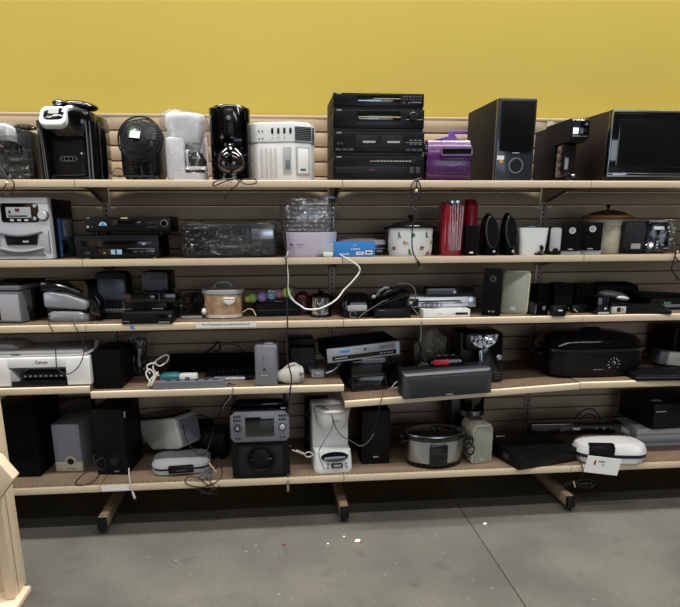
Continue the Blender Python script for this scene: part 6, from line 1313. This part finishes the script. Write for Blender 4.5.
for q in (-1, 1): h_ = T.mb('handle'); h_.tube([(q*W*.46, -.03, H*.84), (q*W*.58, -.035, H*.78), (q*W*.6, 0, H*.76), (q*W*.58, .035, H*.78), (q*W*.46, .03, H*.84)], .008, 'blk')
cp = T.mb('control_panel', label='black control panel'); cp.prism(rrect(W*.3, H*.64, .012, 5, -W*.01, H*.47), 'y', -D/2-.008, -D/2+.02, 'blkg', .003)
for i in range(3): bt = T.mb('button', cp); bt.cyl((-W*.01+(i-1)*.022, -D/2-.009, H*(.36 if i == 1 else .4)), .008, .003, 'char', 'y', seg=18)
q = T.mb('marks', cp); q.bx(-.03, .026, -D/2-.009, -D/2-.006, H*.5, H*.52, 'dgry', 0)
T.cord([(466, 438, -.52), (472, 437, -.53), (472, 445, -.54), (466, 450, -.55), (471, 455, -.55), (474, 448, -.54), (468, 443, -.54), (464, 455, -.55), (470, 457, -.55)], .0045, 'blk')
# -- cream speaker and machine behind
T = Thing('bookshelf_speaker', 'cream rounded speaker with grey grille beside the oval steel slow cooker', 'speaker', 466, 492, 424.5, 463.5, .15, 5, rz=rd(7))
W, H, D = T.w, T.h, T.d
b = T.mb('cabinet', label='cream cabinet'); b.prism([(-W/2, .01), (-W/2+.01, 0), (W/2-.008, 0), (W/2, .01), (W/2, H*.86), (W*.36, H), (-W*.36, H), (-W/2, H*.86)], 'y', -D/2, D/2, 'cream', .008); g = T.mb('grille', label='grey grille'); g.prism([(-W*.42, .012), (W*.42, .012), (W*.45, H*.82), (W*.33, H*.94), (-W*.33, H*.94), (-W*.45, H*.82)], 'y', -D/2-.004, -D/2+.004, 'creamg', .003); n_ = T.mb('badge'); n_.fr(.38, .6, .07, .13, .001, 'lgry', .0003, off=.004); v = T.mb('top_screw_plate'); v.bx(-W*.2, W*.2, -D*.1, D*.2, H, H+.004, 'gry', .001)
T = Thing('coffee_machine', 'black coffee machine with steel band standing behind the cream speaker on bottom shelf', 'coffee machine', 450, 484, 398, -.26, .14, 5)
W, H, D = T.w, T.h, T.d
b = T.mb('body'); b.bx(-W*.5, W*.0, -D*.3, D/2, 0, H, 'blk', .008); b.bx(-W*.5, W*.5, -D/2, D/2, 0, H*.1, 'blk', .006); h_ = T.mb('brew_head'); h_.loft([[(x*k+W*.12, y*k-D*.1, z) for x, y in ellipse(W*.4, D*.4, 24)] for k, z in ((.7, H*.5), (.9, H*.62), (1, H*.7), (1, H*1.0))], 'blkg'); s_ = T.mb('steel_band', h_, 'steel band'); s_.lathe([(W*.365, 0), (W*.37, .03), (W*.4, .03), (W*.4, 0)], 'steel', (W*.12, -D*.1, H*.63), sy=.9)
# -- black recorder box
T = Thing('video_recorder', 'wide flat black recorder box lying turned on the bottom shelf', 'video recorder', 515, 580, 452, 466, .30, 5, rz=rd(14))
W, H, D = T.w, T.h, T.d
b = T.mb('body'); b.body('blkm', .004); q = T.mb('front_panel'); q.fr(.02, .98, .1, .9, .003, 'blk', .001); s_ = T.mb('side_port'); s_.bx(-W/2-.001, -W/2, -D*.2, -D*.05, H*.3, H*.7, 'dgry', 0); t_ = T.mb('label', label='pale strip label on top'); t_.box((-W*.28, D*.45, H+.003), (.05, .014, .004), 'lgry', .001, rot=(0, 0, -.3)); zt = T.z0+T.h
T = Thing('sound_bar', 'slim glossy black bar device lying across the flat recorder box', 'sound bar', 532, 620, 423.5, -.40, .06, 5, z=atY(576, 434.5, -.40).z, rz=rd(-3))
W, H, D = T.w, T.h, T.d
b = T.mb('body'); b.body('blkg', .005); q = T.mb('display'); q.fr(.46, .54, .4, .6, .001, 'lgry', 0); q.fr(.06, .2, .4, .5, .0008, 'dgry', 0)
k = T.mb('button'); k.fc(.8, .5, .008, .002, 'gry'); k = T.mb('button'); k.fc(.88, .5, .007, .002, 'dgry'); k = T.mb('indicator'); k.fc(.72, .5, .004, .0015, 'sky')
T.cord([(573, 423, -.3), (577, 416, -.3), (584, 410, -.3), (592, 409, -.3), (598, 414, -.3), (601, 423, -.31), (596, 428, -.33)], .004)
T.cord([(578, 424, -.28), (582, 418, -.28), (588, 414, -.28), (594, 416, -.28), (597, 422, -.29)], .0035, name='thin_cord')
# -- white grill with note
T = Thing('contact_grill', 'white contact grill with black seam and handle on bottom shelf', 'grill', 576, 642, 445, 466, .18, 5, rz=rd(-8))
W, H, D = T.w, T.h, T.d
R_ = lambda k, z, dy=0: [(a*k, c_*k+dy, z) for a, c_ in rrect(W, D, .08, 8)]
b = T.mb('base', label='white base'); b.loft([R_(.8, .002), R_(.92, H*.08), R_(.98, H*.36)], 'wht')
m_ = T.mb('seam_band', label='dark navy seam'); m_.loft([R_(1.0, H*.34), R_(1.01, H*.5)], mat('navy_plastic', '14152a', .3))
l = T.mb('lid', label='white lid'); l.loft([R_(1.0, H*.5), R_(.99, H*.62), R_(.93, H*.84), R_(.78, H*.97), R_(.4, H*1.02)], 'wht')
h_ = T.mb('handle', label='black handle cover'); h_.prism([(-W*.36, H*.46), (-W*.02, H*.4), (-W*.02, H*.92), (-W*.36, H*.98)], 'y', -D/2-.012, -D/2+.02, 'blk', .006); h_.bx(-W*.36, -W*.02, -D*.5, -D*.3, H*.84, H*1.0, 'blk', .006)
T = Thing('price_note', 'white card with red mark and black writing leaning against the white grill', 'card', 584, 618, 451, -.645, .004, 5, z=.228, ry=rd(9))
W, H = T.w, .085; T.h = H
b = T.mb('card'); b.bx(-W/2, W/2, -.001, .001, -.008, H, 'paper', 0); q = T.mb('writing'); q.bx(-W*.28, -W*.22, -.0016, -.001, H*.45, H*.75, 'redink', 0); q.marks(0, 0, 5, .009, 'ink', y=-.0012, x0=-W*.06, z0=H*.7); q.marks(0, 0, 3, .006, 'ink', y=-.0012, x0=0, z0=H*.5)
# -- boards, tube and box at right
T = Thing('balance_board', 'pale grey slab under the large black box at right, lower of two', 'board', 634, 705, 437.5, 446, .24, 5)
b = T.mb('body'); b.body('lgry', .006); q = T.mb('seam'); q.fr(0, 1, .45, .52, .001, 'gry', 0); zt = T.z0+T.h+.001
T = Thing('balance_board', 'pale grey slab under the large black box at right, upper of two', 'board', 636, 705, 428, -.40, .22, 5, z=zt)
b = T.mb('body'); b.body('lgry', .006); q = T.mb('seam'); q.fr(0, 1, .45, .52, .001, 'gry', 0); zt = T.z0+T.h+.001
T = Thing('padded_bar', 'silver grey rounded bar lying slanted behind the slim black bar device', 'bar', 604, 640, 420, -.28, .05, 5, z=.2525+.05)
b = T.mb('bar'); p0, p1 = [T.mat.inverted() @ atY(*p) for p in ((603, 421, -.22), (640, 437, -.36))]; b.tube([p0, p1], .022, 'lgry', smooth=False, seg=16); q = T.mb('end_cap'); q.ell(p0, (.02, .02, .024), 'gry'); q = T.mb('stripe'); q.tube([p0+Vector((0, -.015, .016)), p1+Vector((0, -.015, .016))], .003, 'gry', smooth=False)
T = Thing('receiver', 'large black box with pale badge on the grey slabs at right of bottom shelf', 'electronic box', 650, 735, 402, -.40, .30, 5, z=zt, rz=rd(4))
W, H, D = T.w, T.h, T.d
b = T.mb('body'); b.body('blkm', .004); q = T.mb('front_panel'); q.fr(0, 1, .0, 1, .004, 'blk', .002); n_ = T.mb('badge', label='pale badge'); n_.fr(.02, .14, .68, .72, .001, 'lgry', 0, off=.004); s_ = T.mb('paper_slip', label='pale slip on top'); s_.box((-W*.4, -D*.3, H+.001), (.06, .03, .002), 'lgry', 0)
# -- cable hanging on the floor under the right bay
T = Thing('dropped_cable', 'black cable with tie and plugs hanging under the bottom shelf by the right foot', 'cable', 565, 593, 480, -.56, .05, 5, z=.10)
b = T.mb('cord'); b.world = True
P = [atY(*p) for p in ((578, 455, -.55), (580, 462, -.60), (583, 470, -.612), (581, 478, -.61), (577, 483, -.58))]; b.tube(P, .003, 'cord')
for pts in ([(564, 485), (568, 482), (574, 482), (580, 484), (588, 483), (594, 485), (590, 488), (582, 487), (574, 485)], [(574, 484), (580, 480), (588, 479), (595, 482), (592, 486), (585, 485)]): b.tube([atY(u, v, -.57) for u, v in pts], .0032, 'cord')
q = T.mb('plug'); q.world = True; q.tube([atY(566, 485.5, -.57), atY(573, 482.5, -.57)], .006, 'blk', smooth=False, seg=8); q.ell(atY(591, 483.5, -.575), (.012, .008, .007), 'blk', seg=10)
w_ = T.mb('wire_tie'); w_.world = True; w_.tube([atY(573.5, 481, -.575), atY(575, 487, -.575)], .004, 'tie', smooth=False)
# -- lettered dark box behind the grey speaker
T = Thing('cardboard_box', 'dark box with a slanted dull red stripe behind the light grey speaker', 'box', 54, 96, 399, -.13, .07, 5, ry=rd(0))
W, H, D = T.w, T.h, T.d
b = T.mb('carton', label='dark brown carton'); b.body(mat('dark_brown_card', '221a17', .7), .002, 0, .98); t_ = T.mb('stripe', label='slanted dull red stripe'); t_.box((-W*.1, -D/2-.001, H*.90), (.13, .001, .014), 'redink', 0, rot=(0, -.2, 0)) if False else t_.box((-W*.1, -D/2-.001, H*.9), (.2, .002, .016), mat('dull_red', '5a2420', .6), .001, rot=(0, -.3, 0))
# -- long black cord from the second shelf down to the fourth
T = Thing('hanging_cord', 'long black cord hanging from the second shelf down past the fourth', 'cable', 285, 289, 256, -.52, .02, 2)
b = T.mb('cord'); b.world = True
b.tube([atY(*p) for p in ((277, 219, -.44), (283, 224, -.5), (286, 240, -.52), (286, 256, -.535), (287, 280, -.55), (287, 300, -.575), (287.5, 325, -.585), (286.5, 350, -.60), (289, 366, -.612), (291.5, 378, -.612), (290, 392, -.612), (289, 402, -.61), (288, 415, -.60))], .0036, 'cord')
q = T.mb('clip'); q.world = True; q.ell(atY(286, 258, -.537), (.006, .005, .01), 'cordg', seg=10)
build_all()
# ---------------------------------------------------------------- light: ceiling strips and shop window
def area(name, loc, size, power, col=(1, 1, 1), rot=(0, 0, 0)):
    l = bpy.data.lights.new(name, 'AREA'); l.shape = 'RECTANGLE'; l.size, l.size_y = size; l.energy = power; l.color = col
    o = bpy.data.objects.new(name, l); COL.objects.link(o); o.location = loc; o.rotation_euler = rot; return o
area('ceiling_strip_light', (1.5, -.25, 6.0), (10, .2), 700, (1, .97, .93))
area('ceiling_strip_light', (1.5, -2.6, 6.0), (10, .2), 340, (1, .97, .93))
area('ceiling_strip_light', (1.5, -5.4, 6.0), (10, .2), 140, (1, .97, .93))
area('shop_window_light', (3.2, -9.5, 1.9), (4.5, 2.6), 95, (.78, .87, 1), (PI/2, 0, 0))
area('side_window_light', (-5.0, -4.6, 1.9), (2.2, 2.4), 60, (.78, .87, 1), (PI/2, 0, -PI/2))
w = bpy.data.worlds.new('world'); sc.world = w; w.use_nodes = True
w.node_tree.nodes['Background'].inputs[0].default_value = (.95, .97, 1, 1); w.node_tree.nodes['Background'].inputs[1].default_value = .025
sc.view_settings.view_transform = 'Standard'; sc.view_settings.look = 'None'; sc.view_settings.gamma = 1; sc.view_settings.use_curve_mapping = False
sc.view_settings.exposure = .16
